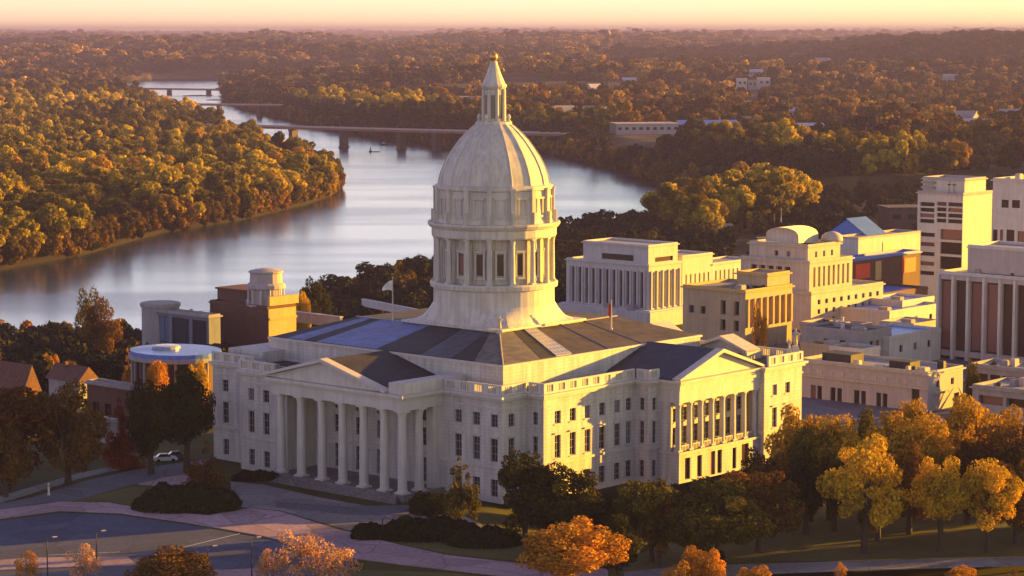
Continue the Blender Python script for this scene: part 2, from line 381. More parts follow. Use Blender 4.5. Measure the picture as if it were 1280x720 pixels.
# river water
wb = MB(); wb.quad((-2500, 500, -25), (900, 500, -25), (900, 5600, -25), (-2500, 5600, -25))
m, nt, out = new_mat('river_water'); b = nt.nodes.new('ShaderNodeBsdfPrincipled')
b.inputs['Base Color'].default_value = (.02, .035, .045, 1); b.inputs['IOR'].default_value = 1.45; b.inputs['Specular IOR Level'].default_value = .7
co = geo_pos(nt)
mp = nt.nodes.new('ShaderNodeMapping'); mp.inputs['Scale'].default_value = (.0035, .010, 1); mp.inputs['Rotation'].default_value = (0, 0, rad(-12)); nt.links.new(co, mp.inputs[0])
pt = ramp(nt, noise(nt, mp.outputs[0], 1., 4, .5), [(.42, (.04,)*3), (.6, (.42,)*3)])
bn = nt.nodes.new('ShaderNodeBump'); bn.inputs['Distance'].default_value = .35; nt.links.new(pt, bn.inputs['Strength'])
nt.links.new(noise(nt, co, .35, 4, .6), bn.inputs['Height']); nt.links.new(bn.outputs[0], b.inputs['Normal'])
rg = nt.nodes.new('ShaderNodeMapRange'); rg.inputs[3].default_value = .17; rg.inputs[4].default_value = .30; nt.links.new(pt, rg.inputs[0]); nt.links.new(rg.outputs[0], b.inputs['Roughness'])
nt.links.new(b.outputs[0], out.inputs[0])
tag(wb.build('river_water', m), kind='structure')

# ------------------------------------------------------------------ trees
def crown_mesh(name, mat, nclump, nleaf, leaf, seed, shape='round', spread=1.):
    """unit crown: radius about 1, z from -1 to 1; leaf clumps through the volume"""
    r = np.random.default_rng(seed)
    cl = []; ph = r.uniform(0, 6.28, 6); fq = r.integers(1, 4, 6)
    def lobe(d):
        az = math.atan2(d[1], d[0]); el = math.asin(max(-1, min(1, d[2]/(np.linalg.norm(d)+1e-6))))
        return 1+.09*math.sin(fq[0]*az+ph[0])+.08*math.sin((fq[1]+1)*az+2*el+ph[1])+.07*math.sin(3*el+az+ph[2])
    while len(cl) < nclump:
        p = r.uniform(-1, 1, 3)
        if shape == 'cone':
            t = (p[2]+1)/2; lim = (1-t)**.8*.95+.05
            if np.hypot(p[0], p[1]) > lim: continue
            cr = r.uniform(.16, .3)*(1.15-t*.7)
        else:
            q = p*np.array([1, 1, 1.02]); n_ = np.linalg.norm(q)
            if n_ > .78*lobe(p) or n_ < .42*(r.random() < .8): continue
            p[2] += .1*(1-abs(p[0])); cr = r.uniform(.14, .40)
        cl.append((p*spread, cr))
    V = []
    for p, cr in cl:
        n = int(nleaf/nclump*(cr/.3)**1.5)
        d = r.normal(size=(n, 3)); d /= np.linalg.norm(d, axis=1)[:, None]
        rr = cr*r.uniform(.55, 1.08, n)**.6
        c = p+d*rr[:, None]*np.array([1, 1, .85])
        nrm = d+r.normal(size=(n, 3))*.55; nrm /= np.linalg.norm(nrm, axis=1)[:, None]
        tx = np.cross(nrm, r.normal(size=(n, 3))); tx /= np.linalg.norm(tx, axis=1)[:, None]; ty = np.cross(nrm, tx)
        s = leaf*r.uniform(.6, 1.35, n)[:, None]
        V.append(np.stack([c-tx*s, c-ty*s*.6+nrm*s*.2, c+tx*s, c+ty*s*.6-nrm*s*.1], 1))
    V = np.concatenate(V); n = len(V); vs = V.reshape(-1, 3)
    me = bpy.data.meshes.new(name); me.vertices.add(n*4); me.vertices.foreach_set('co', vs.ravel()); me.loops.add(n*4); me.polygons.add(n)
    me.loops.foreach_set('vertex_index', np.arange(n*4)); me.polygons.foreach_set('loop_start', np.arange(0, n*4, 4)); me.polygons.foreach_set('loop_total', np.full(n, 4))
    me.update(); me.materials.append(mat); return me
def trunk_mesh(name, mat, seed, limbs=6, rr=.03):
    """unit tree of height 1 with limbs reaching into the crown"""
    r = random.Random(seed); m = MB()
    m.tube([(0, 0, -.03), (.006, 0, .15), (-.01, .01, .4), (.01, 0, .7), (0, 0, .92)], [rr*1.35, rr, rr*.85, rr*.45, rr*.12], 7)
    for k in range(limbs):
        a = k*2.4+r.random(); z = r.uniform(.26, .55); l = r.uniform(.1, .2)
        m.tube([(0, 0, z), (math.cos(a)*l*.5, math.sin(a)*l*.5, z+.1), (math.cos(a)*l, math.sin(a)*l, z+.24)], [rr*.5, rr*.35, rr*.1], 5)
    return m.mesh(name, mat)
CR = [crown_mesh('crown', M['leaf'], 44, 12500, .042, 10+k) for k in range(4)]
CRS = [crown_mesh('crown', M['leaf'], 24, 2300, .05, 30+k) for k in range(3)]
CRC = [crown_mesh('crown', M['leaf'], 60, 8500, .05, 20+k, 'cone') for k in range(2)]
CRM = [crown_mesh('crown', M['wood'], 16, 2000, .105, 40+k) for k in range(5)]
CRG = [crown_mesh('crown', M['goldwood'], 15, 2000, .105, 60+k) for k in range(5)]
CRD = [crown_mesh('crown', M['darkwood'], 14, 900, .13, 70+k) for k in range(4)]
CRF = [crown_mesh('crown', M['farwood'], 12, 330, .20, 50+k) for k in range(4)]
TK = [trunk_mesh('trunk', M['bark'], k) for k in range(3)]
TKP = [trunk_mesh('trunk', M['barkpale'], k, 9, .02) for k in range(2)]
ntree = [0]
def tree(x, y, z, h, r, label, color=None, kind='round', group=None, cat='tree', lift=.28, name='tree', crown=None):
    k = ntree[0]; ntree[0] += 1
    t = empty(name, (x, y, z), label=label, cat=cat, group=group)
    bank = {'round': CR, 'sparse': CRS, 'cone': CRC, 'mid': CRM}[kind]
    cz = h*(lift+1)/2; rz_ = h*(1-lift)/2
    c = inst('crown', crown or bank[k % len(bank)], t, (0, 0, cz), k*2.399, (r, r, rz_))
    if color: c.color = (*color, 1)
    tk = (TKP if kind == 'sparse' else TK)[k % 2]
    inst('trunk', tk, t, (0, 0, 0), k*1.3, (h, h, h))
    return t
OR = (.44, .205, .025); GOLD = (.40, .235, .02); OLIVE = (.10, .082, .014); DARK = (.04, .04, .010); BROWN = (.14, .075, .018); RED = (.20, .035, .012); PEACH = (.50, .28, .15); DKRED = (.09, .04, .012); YEL = (.50, .31, .022)
# x0, x1, top y, ground y, colour, kind, lift, label
FG = [
 (652, 780, 648, 752, OR, 'round', .2, 'bright orange round tree at the bottom edge below the capitol corner'),
 (618, 695, 566, 690, DARK, 'round', .12, 'tall dark tree in front of the capitol corner, the left one of the touching pair'),
 (662, 748, 583, 694, DARK, 'round', .12, 'broad dark green tree at the capitol corner, right one of the touching pair'),
 (549, 602, 571, 660, OLIVE, 'cone', .2, 'small pointed olive tree between the columned portico and the capitol corner'),
 (228, 288, 553, 613, BROWN, 'cone', .08, 'brown egg-shaped tree beside the pink path at the left end of the capitol'),
 (-45, 62, 484, 612, DKRED, 'round', .1, 'big rust-brown tree with a golden top at the left edge under the gabled roof'),
 (46, 124, 479, 606, BROWN, 'round', .08, 'dark tree with bright orange tips left of the small pale garage'),
 (156, 222, 470, 592, DARK, 'round', .1, 'dark tree in front of the blue round roof, nearer the red tree'),
 (200, 268, 456, 590, DARK, 'round', .1, 'tall dark tree touching the left end wall of the capitol'),
 (130, 174, 497, 585, RED, 'cone', .05, 'dark red pointed tree beside the road left of the capitol'),
 (18, 50, 684, 742, OR, 'sparse', .2, 'small sparse orange tree by the parking area, nearest the bottom left corner'),
 (84, 128, 681, 745, PEACH, 'sparse', .2, 'thin peach-coloured tree right of the first lamp post on the parking area'),
 (165, 262, 687, 748, BROWN, 'round', .12, 'brown bushy tree at the bottom edge of the parking area, left of two lamp posts'),
 (317, 350, 682, 740, PEACH, 'sparse', .15, 'little pale tree just right of the rightmost lamp post on the parking area'),
 (336, 402, 664, 742, PEACH, 'sparse', .12, 'pale pinkish nearly bare tree beside the right end of the parking area'),
 (382, 450, 669, 745, PEACH, 'sparse', .12, 'low pale pinkish tree in front of the pink path below the portico'),
 (744, 800, 640, 735, DARK, 'round', .08, 'dark tree directly right of the bright orange tree'),
 (768, 862, 603, 702, OLIVE, 'round', .1, 'olive tree in front of the shaded wall left of the sunlit portico'),
 (846, 946, 600, 712, OLIVE, 'round', .12, 'olive tree with a visible trunk below the sunlit portico'),
 (905, 990, 585, 690, BROWN, 'round', .12, 'brown tree below the right end of the sunlit portico'),
 (962, 1032, 508, 640, GOLD, 'round', .1, 'golden tree touching the right end wall of the capitol'),
 (1000, 1074, 520, 650, GOLD, 'round', .1, 'golden tree second from the right end wall of the capitol'),
 (1040, 1122, 548, 692, YEL, 'round', .18, 'golden-yellow lawn tree with a bare trunk, leftmost of the three at the path'),
 (1084, 1172, 508, 645, GOLD, 'round', .1, 'large golden tree in front of the sunlit end of the low cream building'),
 (1144, 1206, 568, 689, YEL, 'round', .2, 'golden-yellow tree on the lawn, middle one of the row of three at the path'),
 (1203, 1266, 576, 691, YEL, 'round', .2, 'golden-yellow tree on the lawn, rightmost of the row of three at the path'),
 (1172, 1252, 497, 628, GOLD, 'round', .08, 'gold tree below the dark glass tower with white piers'),
 (1235, 1318, 522, 648, BROWN, 'round', .08, 'brown tree at the right edge behind the row of three'),
 (1262, 1345, 560, 672, DARK, 'round', .08, 'dark tree cut by the right edge beside the lawn'),
 (1118, 1160, 500, 600, GOLD, 'round', .1, 'slim golden tree just behind the large one before the low cream building'),
 (1056, 1100, 513, 610, OLIVE, 'round', .1, 'olive tree behind the golden ones under the paired windows of the cream building'),
 (1132, 1190, 522, 622, GOLD, 'round', .06, 'golden tree behind the large one, under the sunlit end of the cream building'),
 (1218, 1280, 505, 618, GOLD, 'round', .06, 'golden tree in front of the grey parking deck'),
 (985, 1040, 535, 652, OLIVE, 'round', .06, 'olive-gold tree in front of the two golden ones by the capitol wing'),
 (1070, 1124, 575, 676, OLIVE, 'round', .06, 'olive tree behind the right side of the yellow bare-trunk tree'),
 (1240, 1300, 570, 680, BROWN, 'round', .06, 'brown tree just right of the rightmost lawn tree'),
 (925, 985, 560, 660, BROWN, 'round', .06, 'brown tree against the foot of the sunlit wing'),
 (1020, 1066, 560, 664, OLIVE, 'round', .08, 'dark olive tree filling the gap left of the yellow tree with the bare trunk'),
 (1112, 1160, 556, 668, BROWN, 'round', .08, 'brown tree between the leftmost and middle lawn trees'),
 (1186, 1232, 545, 655, DKRED, 'round', .06, 'dark russet tree behind the middle and rightmost lawn trees'),
 (984, 1030, 560, 668, DARK, 'round', .06, 'dark tree at the left end of the golden grove by the capitol wing'),
 (800, 848, 620, 706, BROWN, 'round', .1, 'brown tree in front of the shaded wall, between the two olive trees'),
 (720, 770, 612, 690, DARK, 'round', .08, 'dark tree between the touching dark pair and the olive trees'),
 (-20, 34, 520, 622, BROWN, 'round', .05, 'brown tree at the left edge in front of the rust-brown one'),
 (850, 902, 682, 752, OR, 'round', .15, 'small orange treetop at the bottom edge left of the path'),
 (822, 862, 700, 760, OR, 'sparse', .1, 'little orange treetop at the bottom edge beside the dark tree'),
 (1036, 1060, 698, 748, OR, 'sparse', .1, 'narrow orange treetop overlapping the grey path'),
 (1176, 1218, 706, 756, OR, 'round', .1, 'low orange treetop at the bottom edge under the row of three'),
 (920, 965, 706, 756, OR, 'round', .1, 'low orange treetop at the bottom edge near the left end of the path'),
 (1256, 1272, 705, 752, BROWN, 'sparse', .1, 'tiny brown treetop in the bottom right corner'),
]
for x0, x1, yt, yb, colr, kd, lift, lab in FG:
    xc = (x0+x1)/2; X, Y = at(xc, yb, 0); h = atd(xc, yt, Y)[2]; r = (x1-x0)/2*Y/F*(1.34 if kd == 'round' and colr not in (OR, DARK) else 1.18 if kd == 'round' else 1.05)
    tree(X, Y, 0, h, r, lab, colr, kd, lift=lift)
# unseen trees added outside the right edge to cast shade across the lawn
for k, (x, y, h, r) in enumerate([(98, 380, 12, 6), (108, 402, 13, 6.5), (118, 385, 14, 7), (124, 418, 13, 7), (132, 398, 14, 7), (112, 364, 12, 6), (126, 370, 13, 6.5), (142, 382, 13, 7), (96, 352, 11, 6), (140, 430, 14, 7)]):
    tree(x, y, 0, h, r, 'unseen tree added beyond the right edge to shade the lawn', BROWN, 'round', 'added shade trees beyond the right edge', lift=.12)
# mid-distance trees round the city, by pixel of the crown and distance
MID = [
 (48, 78, 441, 560, OR, 'round', 'small orange-tipped tree on the dark slope above the gabled roof'),
 (66, 108, 452, 545, BROWN, 'round', 'brown tree beside the orange-tipped one on the dark slope'),
 (150, 170, 436, 545, OR, 'cone', 'thin orange tree standing left of the blue canopy building'),
 (176, 214, 447, 490, OR, 'round', 'orange tree under the left half of the blue canopy'),
 (228, 262, 450, 488, YEL, 'round', 'yellow tree under the right end of the blue canopy'),
 (92, 132, 357, 700, OLIVE, 'sparse', 'tall thin tree rising highest above the near river bank'),
 (100, 152, 374, 690, BROWN, 'round', 'broad brown tree below the tall thin one on the near bank'),
 (366, 392, 360, 700, YEL, 'round', 'yellow tree behind the sunlit end of the brick building'),
 (372, 414, 345, 730, DARK, 'round', 'dark round tree behind the yellow one at the river'),
 (1204, 1230, 452, 505, OLIVE, 'round', 'olive tree between the cream building and the dark glass tower'),
 (934, 962, 384, 575, OR, 'round', 'orange tree in front of the ochre colonnade'),
]
for x0, x1, yt, Y, colr, kd, lab in MID:
    xc = (x0+x1)/2; X, Y, zt = atd(xc, yt, Y); z = hz(X, Y)
    tree(X, Y, z, zt-z, (x1-x0)/2*Y/F, lab, colr, kd, lift=.1)
NFG = ntree[0]

# near bank belt (dark) and right-hand golden wood: individuals sharing a label with their look-alikes
def add_group(pts, label, group, hh, rr, limit, bank=None):
    for x, y in pts[:limit]:
        z = hz(x, y); s = random.uniform(.8, 1.25)
        tree(x, y, z-.3, hh*s, rr*s*random.uniform(.9, 1.15), label, kind='mid', group=group, lift=.08, crown=random.choice(bank) if bank else None)
def poisson(poly_px, zref, n, mind, seed):
    r = random.Random(seed); poly = [at(x, y, zref) for x, y in poly_px]
    xs = [p[0] for p in poly]; ys = [p[1] for p in poly]; out = []; tries = 0
    pl = np.array(poly)
    cand = np.array([(r.uniform(min(xs), max(xs)), r.uniform(min(ys), max(ys))) for _ in range(n*60)])
    ok = (sdist(cand[:, 0], cand[:, 1], pl) < 0) & (sdist(cand[:, 0], cand[:, 1]) > 2)
    for x, y in cand[ok]:
        if all((x-a)**2+(y-b)**2 > mind**2 for a, b in out):
            out.append((x, y))
            if len(out) >= n: break
    return out
belt = poisson([(-60, 426), (185, 424), (330, 402), (400, 388), (400, 402), (330, 425), (185, 470), (120, 480), (-60, 470)], -23, 46, 9, 1)
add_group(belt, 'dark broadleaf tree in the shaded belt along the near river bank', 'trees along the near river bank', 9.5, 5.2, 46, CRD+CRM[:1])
belt2 = poisson([(395, 392), (470, 360), (540, 342), (700, 294), (760, 279), (810, 270), (830, 285), (760, 310), (700, 325), (545, 368), (470, 388)], -22, 44, 11, 2)
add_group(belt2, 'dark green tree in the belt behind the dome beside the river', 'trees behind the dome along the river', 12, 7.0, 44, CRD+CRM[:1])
gold = poisson([(806, 272), (860, 262), (925, 248), (1010, 258), (1000, 290), (900, 300), (850, 306)], -22, 40, 14, 3)
add_group(gold, 'golden tree on the wooded bank behind the white colonnaded building', 'golden trees behind the white colonnaded building', 22, 10.5, 40, CRG)

# the wood on the river bend: nearest rows as individuals, the rest as one wood
def land_points(n, ymin, ymax, amax, seed, power=1.0):
    r = np.random.default_rng(seed)
    y = ymin*(ymax/ymin)**(r.random(n)**power); a = r.uniform(-amax, amax, n); x = y*a
    return x, y
bend = poisson([(-40, 345), (0, 336), (100, 318), (200, 290), (300, 274), (415, 243), (420, 232), (400, 214), (330, 222), (200, 240), (100, 262), (-40, 290)], -22, 128, 13, 4)
bend.sort(key=lambda p: p[1])
add_group(bend, 'autumn tree in the front rows of the wooded river bend', 'front trees of the wooded river bend', 17, 9.4, 128, CRG)
print('trees', ntree[0])

FARB = [(922, 934, 99, 112, 3900, 'white', 'left one of two small white towers on the far wooded ridge', 'flat', 'white', 2),
          (948, 963, 98, 112, 3900, 'white', 'right one of two small white towers on the far wooded ridge', 'flat', 'white', 2),
          (936, 946, 101, 112, 3950, 'greyr', 'little grey block between the two white towers on the far ridge', 'flat', 'greyr', 2),
          (770, 850, 156, 168, 2500, 'pink', 'long low pinkish warehouse on the far bank right of the dome', 'flat', 'pink', 9),
          (852, 925, 158, 167, 2500, 'white', 'long pale shed right of the pinkish warehouse', 'gable', 'blueroof', 6),
          (998, 1030, 157, 166, 2500, 'white', 'pale gabled shed in the far valley under the dark hill', 'gable', 'white', 4),
          (1062, 1084, 157, 164, 2500, 'pink', 'small pinkish house in the far valley left of the tower', 'gable', 'roof_brown', 3),
          (1186, 1198, 140, 148, 2900, 'cream', 'tiny sunlit gabled house on the wooded rise above the tower', 'gable', 'cream', 2),
          (576, 586, 121, 128, 3300, 'white', 'small bright white building left of the dome lantern, left of two', 'gable', 'white', 2),
          (589, 602, 122, 127, 3300, 'white', 'small bright white building nearest the dome lantern', 'flat', 'white', 3),
          (948, 956, 297, 312, 900, 'white', 'tiny white house in the trees left of the vaulted building', 'gable', 'greyr', 2),
          (885, 915, 283, 292, 1000, 'greyr', 'grey house among the trees behind the white colonnaded building', 'gable', 'greyr', 3),
          (1110, 1190, 262, 285, 900, 'brick', 'low brown building behind the pale hall left of the banded tower', 'flat', 'roof_brown', 4),
          ]
def ground_distance(px, py):     # distance at which the sight line through a pixel meets the terrain
    Ys = np.exp(np.linspace(math.log(700), math.log(12000), 500)); q = [atd(px, py, Y) for Y in Ys]
    hh = hgt(np.array([a[0] for a in q]), Ys); k = np.nonzero(np.array([a[2] for a in q]) <= hh+.5)[0]
    return float(Ys[k[0]]) if len(k) else 9000.
FARB = [(a[0], a[1], a[2], a[3], ground_distance((a[0]+a[1])/2, a[3]), *a[5:]) for a in FARB]
rh = random.Random(21); FARM = []
for k in range(40):
    px, py = (rh.uniform(640, 1270), rh.uniform(96, 178)) if k < 26 else (rh.uniform(440, 1270), rh.uniform(58, 96))
    x, y = at(px, py, -12)
    if sdist([x], [y])[0] < 60 or is_near(x, y): continue
    FARM.append((x, y, rh.uniform(1.2, 1.9)*(1 if y < 3500 else y/3500)**.8))
CORR = [(((a[0]+a[1])/2-640)/F, a[4], (a[1]-a[0])/2/F+12/a[4], .13*a[4] if a[4] > 1500 else 60) for a in FARB]+[(x/y, y, (9*q+6)/y, 150) for x, y, q in FARM]
def free(x, y):
    ok = np.ones(x.shape, bool)
    for ax, Y, hw, dp in CORR: ok &= ~((np.abs(x/y-ax) < hw) & (y > Y-dp) & (y < Y+45))
    return ok
def scatter(name, pts, zs, scl, meshes, label):
    """one vegetation object: points with instanced crowns"""
    n = len(pts)
    me = bpy.data.meshes.new(name); me.vertices.add(n)
    me.vertices.foreach_set('co', np.column_stack([pts, zs]).astype(np.float32).ravel())
    a = me.attributes.new('scl', 'FLOAT_VECTOR', 'POINT'); a.data.foreach_set('vector', scl.astype(np.float32).ravel())
    me.update(); o = bpy.data.objects.new(name, me); COL.objects.link(o); tag(o, label, kind='stuff')
    ng = bpy.data.node_groups.new(name, 'GeometryNodeTree')
    ng.interface.new_socket('Geometry', in_out='INPUT', socket_type='NodeSocketGeometry'); ng.interface.new_socket('Geometry', in_out='OUTPUT', socket_type='NodeSocketGeometry')
    gi = ng.nodes.new('NodeGroupInput'); go = ng.nodes.new('NodeGroupOutput'); ip = ng.nodes.new('GeometryNodeInstanceOnPoints')
    ng.links.new(gi.outputs[0], ip.inputs['Points'])
    gg = ng.nodes.new('GeometryNodeGeometryToInstance')
    for msh in meshes:
        so = bpy.data.objects.new('crown_source', msh)
        oi = ng.nodes.new('GeometryNodeObjectInfo'); oi.inputs[0].default_value = so; oi.inputs['As Instance'].default_value = True
        ng.links.new(oi.outputs['Geometry'], gg.inputs[0])
    ng.links.new(gg.outputs[0], ip.inputs['Instance']); ip.inputs['Pick Instance'].default_value = True
    na_ = ng.nodes.new('GeometryNodeInputNamedAttribute'); na_.data_type = 'FLOAT_VECTOR'; na_.inputs[0].default_value = 'scl'
    ng.links.new(na_.outputs[0], ip.inputs['Scale'])
    rv = ng.nodes.new('FunctionNodeRandomValue'); rv.data_type = 'FLOAT_VECTOR'; rv.inputs[1].default_value = (.12, .12, 6.28); rv.inputs[0].default_value = (-.12, -.12, 0)
    ng.links.new(rv.outputs[0], ip.inputs['Rotation'])
    ng.links.new(ip.outputs[0], go.inputs[0])
    md = o.modifiers.new('scatter', 'NODES'); md.node_group = ng
    return o
used = np.array([(o.location.x, o.location.y) for o in COL.objects if o.type == 'EMPTY' and o.name.startswith('tree')])
def wood(name, n, ymin, ymax, amax, mind, r0, hgt0, meshes, label, seed, keep=None, power=1.):
    x, y = land_points(n, ymin, ymax, amax, seed, power)
    s = sdist(x, y); D = np.hypot(x, y); cell = mind
    ok = (s > 3) & free(x, y)
    if keep is not None: ok &= keep(x, y, s)
    x, y, s = x[ok], y[ok], s[ok]
    key = set(); kk = []
    for i_, (a, b) in enumerate(zip(x, y)):
        c = cell*(1 if b < 2500 else b/2500); k = (int(b/c), int(a/c)) if b < 2500 else (int(math.log(b/2500)*2500/cell)+1000, int(a/c))
        if k in key: continue
        key.add(k); kk.append(i_)
    x, y, s = x[kk], y[kk], s[kk]
    r = np.random.default_rng(seed+1)
    f = r.uniform(.72, 1.3, len(x))*np.where(y < 2500, 1, (y/2500)**.75)
    rr = r0*f; hh = hgt0*f/np.where(y < 2500, 1, (y/2500)**.5)*r.uniform(.85, 1.2, len(x))
    z = hgt(x, y)+hh*.95-.8
    # keep clear of the individual trees
    if len(used):
        d = np.full(len(x), 1e9)
        for a, b in used: d = np.minimum(d, (x-a)**2+(y-b)**2)
        k2 = d > (mind*.7)**2
        x, y, z, rr, hh = x[k2], y[k2], z[k2], rr[k2], hh[k2]
    print(name, len(x))
    return scatter(name, np.column_stack([x, y]), z, np.column_stack([rr, rr, hh]), meshes, label)
sp_ = []; rs_ = random.Random(3)
for (ax, ay), (bx, by) in zip(RIV[:-1], RIV[1:]):
    l = math.hypot(bx-ax, by-ay); 
    if min(ay, by) > 3900: continue
    st = 7. if ay < 2300 else 11.
    for k in range(int(l/st)):
        t = (k+rs_.random())/(l/st); nx, ny = (by-ay)/l, -(bx-ax)/l
        for o2 in (.9, 6):
            o3 = o2+rs_.uniform(-1.2, 1.2); sp_ += [(ax+(bx-ax)*t+nx*o3, ay+(by-ay)*t+ny*o3), (ax+(bx-ax)*t-nx*o3, ay+(by-ay)*t-ny*o3)]
sp_ = np.array(sp_); sp_ = sp_[(sdist(sp_[:, 0], sp_[:, 1]) > 0.1)]
rg_ = np.random.default_rng(5); f_ = rg_.uniform(.7, 1.2, len(sp_))*np.where(is_near(sp_[:, 0]+0, sp_[:, 1]-20), .72, 1.)
scatter('shoreline_trees', sp_, hgt(sp_[:, 0], sp_[:, 1])+6.2*f_-1.5, np.column_stack([6.2*f_, 6.2*f_, 7.6*f_]), CRM, 'unbroken line of trees and willows along the river shore')
def inbend(x, y):    # left of the river, up to the far reach
    return x < np.interp(y, [900, 1900, 2300, 2900, 3600], [-60, -60, -190, -330, -520])
def darkbank(x, y, s): return (x > -.12*y) & (s < np.where(y < 1500, 70, 48)) & (y < 4200)  # bluff face, where shade is put into the leaf colour
def darkhill(x, y): a = x/y; return (a > .065+.03*np.sin(y/300)) & (y > 4150+900*np.clip(.13-a, 0, 1)) & (y < 5900)  # hill slope whose shade is painted by the dark leaf set
def clearing(x, y):  # soft patches without trees in the far country
    return (waves(x*2.3+500, y*1.1) < 1.0) | (x < -.06*y)
wood('bend_woodland', 16000, 950, 3600, .32, 12.5, 8.8, 9.0, CRG, 'dense autumn wood filling the river bend on the left', 11, keep=lambda x, y, s: ~is_near(x, y) & (x < -.02*y) & inbend(x, y))
wood('far_bank_woodland', 16000, 1400, 3200, .36, 13, 8.5, 8.5, CRM[:3]+CRF[:2], 'autumn woods on the bluffs of the far river bank', 12, keep=lambda x, y, s: ~is_near(x, y) & ~inbend(x, y) & ~darkbank(x, y, s) & ~darkbank(x, y, s-62) & (waves(x*3+200, y*2) < 1.7))
crest = lambda x, y, s: darkbank(x, y, s-62) & ~darkbank(x, y, s) & (y < 3300)  # crest strip in gold leaves, sunlit treetops put into the colour
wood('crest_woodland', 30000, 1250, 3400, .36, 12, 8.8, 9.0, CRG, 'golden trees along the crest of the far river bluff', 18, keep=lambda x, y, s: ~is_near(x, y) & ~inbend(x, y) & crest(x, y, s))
wood('shaded_bluff_woodland', 30000, 1300, 4200, .36, 10, 8.0, 8.5, CRD, 'woods down the far river bluff, its shade put into the leaf colour', 15, keep=lambda x, y, s: ~is_near(x, y) & ~inbend(x, y) & darkbank(x, y, s))
wood('hill_woodland', 30000, 4000, 6000, .36, 15, 10.5, 9.5, CRD, 'woods on the long hill at the right, darkened in colour for shade', 16, keep=lambda x, y, s: darkhill(x, y))
wood('distant_woodland', 60000, 2600, 26000, .36, 17, 10.5, 9.5, CRF, 'distant wooded country fading into haze', 13, keep=lambda x, y, s: clearing(x, y) & ~darkhill(x, y) & ~((y < 4200) & darkbank(x, y, s)) & ~((y < 3600) & inbend(x, y)) & ((y > 3200) | (x < -.12*y)) & ((ridge(x, y) > .42) | (y > 12000)), power=.8)
wood('valley_woodland', 50000, 2700, 12500, .36, 15, 10.0, 9.0, CRD+CRF[:1], 'woods on the far slopes and valley floors, leaf colour darkened as shade', 17, keep=lambda x, y, s: clearing(x, y) & ~darkhill(x, y) & ~((y < 3600) & inbend(x, y)) & ((y > 3200) | (x < -.12*y)) & (ridge(x, y) <= .42) & (ridge(x, y) > .10))  # dark leaf set between the ridges, painting shade below golden crests
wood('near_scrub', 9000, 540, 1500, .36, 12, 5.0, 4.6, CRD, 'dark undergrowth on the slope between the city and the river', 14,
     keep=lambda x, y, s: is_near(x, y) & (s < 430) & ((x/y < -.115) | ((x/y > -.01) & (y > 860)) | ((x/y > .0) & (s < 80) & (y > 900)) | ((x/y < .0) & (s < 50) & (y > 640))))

# ------------------------------------------------------------------ ground surfaces near the capitol
def sheet(name, pts, z, mat, z0=None, kind='structure'):
    poly = [at(x, y, 0) for x, y in pts]; m = MB(); m.prism(poly, 0.002 if z0 is None else z0, z); o = m.build(name, mat); tag(o, kind=kind); return o
sheet('parking_lot', [(-60, 662), (0, 651), (75, 641), (150, 644), (235, 656), (330, 673), (400, 689), (440, 700), (420, 760), (-60, 790)], .02, M['asphalt'])
sheet('pink_path', [(-60, 650), (0, 638), (75, 628), (135, 629), (200, 640), (262, 645), (285, 640), (310, 636), (350, 640), (420, 662), (500, 682), (560, 695), (650, 705), (760, 712), (760, 730), (640, 722), (560, 713), (500, 706), (440, 698), (400, 687), (330, 671), (235, 654), (150, 642), (75, 639), (0, 649), (-60, 660)], .14, M['pave'])
sheet('road', [(-60, 655), (-60, 641), (40, 622), (110, 600), (175, 586), (235, 577), (262, 574), (262, 584), (230, 597), (165, 606), (90, 627), (60, 628), (0, 637)], .025, M['road'])
sheet('sidewalk', [(-60, 640), (0, 621), (100, 592), (160, 580), (165, 584), (104, 598), (0, 629), (-60, 648)], .15, M['pavegrey'])
sheet('pink_forecourt', [(172, 606), (205, 598), (232, 593), (262, 596), (262, 612), (200, 608)], .14, M['pave'])
sheet('forecourt', [(288, 602), (330, 606), (400, 622), (500, 640), (545, 648), (520, 668), (440, 664), (350, 638), (300, 634), (290, 620)], .03, M['pavegrey'])
sheet('forecourt_path', [(345, 628), (430, 634), (545, 632), (560, 640), (545, 645), (430, 643), (345, 634)], .15, M['road'])
sheet('curved_path', [(548, 640), (575, 644), (600, 655), (614, 668), (608, 670), (590, 658), (568, 650), (548, 646)], .15, M['pavegrey'])
sheet('walkway', [(780, 716), (862, 708), (1000, 704), (1150, 700), (1340, 696), (1340, 706), (1150, 711), (1000, 716), (860, 722), (780, 730)], .14, M['pavegrey'])
sheet('lower_walk', [(-40, 704), (40, 698), (160, 697), (170, 707), (40, 711), (-40, 716)], .15, M['pave'])
sheet('bottom_walk', [(255, 714), (335, 711), (345, 735), (255, 740)], .15, M['pave'])
sheet('lawn', [(760, 722), (860, 640), (1000, 620), (1340, 600), (1340, 694), (1150, 698), (1000, 702), (862, 706)], .03, M['lawn'])
sheet('lawn_strip', [(430, 712), (560, 716), (640, 724), (640, 760), (430, 760)], .03, M['lawn'])
sheet('lawn_wedge', [(85, 628), (165, 608), (200, 611), (240, 640), (200, 638), (135, 627)], .03, M['lawn'])
sheet('lawn_bank', [(480, 672), (560, 668), (660, 672), (660, 703), (560, 692), (500, 680)], .03, M['lawn'])
pm = MB()
for a, b in (((205, 690), (300, 667)), ((60, 694), (150, 690))):
    p, q = at(*a, 0), at(*b, 0); dx, dy = q[0]-p[0], q[1]-p[1]; l = math.hypot(dx, dy); nx, ny = -dy/l*.09, dx/l*.09
    pm.prism([(p[0]-nx, p[1]-ny), (q[0]-nx, q[1]-ny), (q[0]+nx, q[1]+ny), (p[0]+nx, p[1]+ny)], .021, .026)
tag(pm.build('parking_markings', M['paint']), kind='structure')

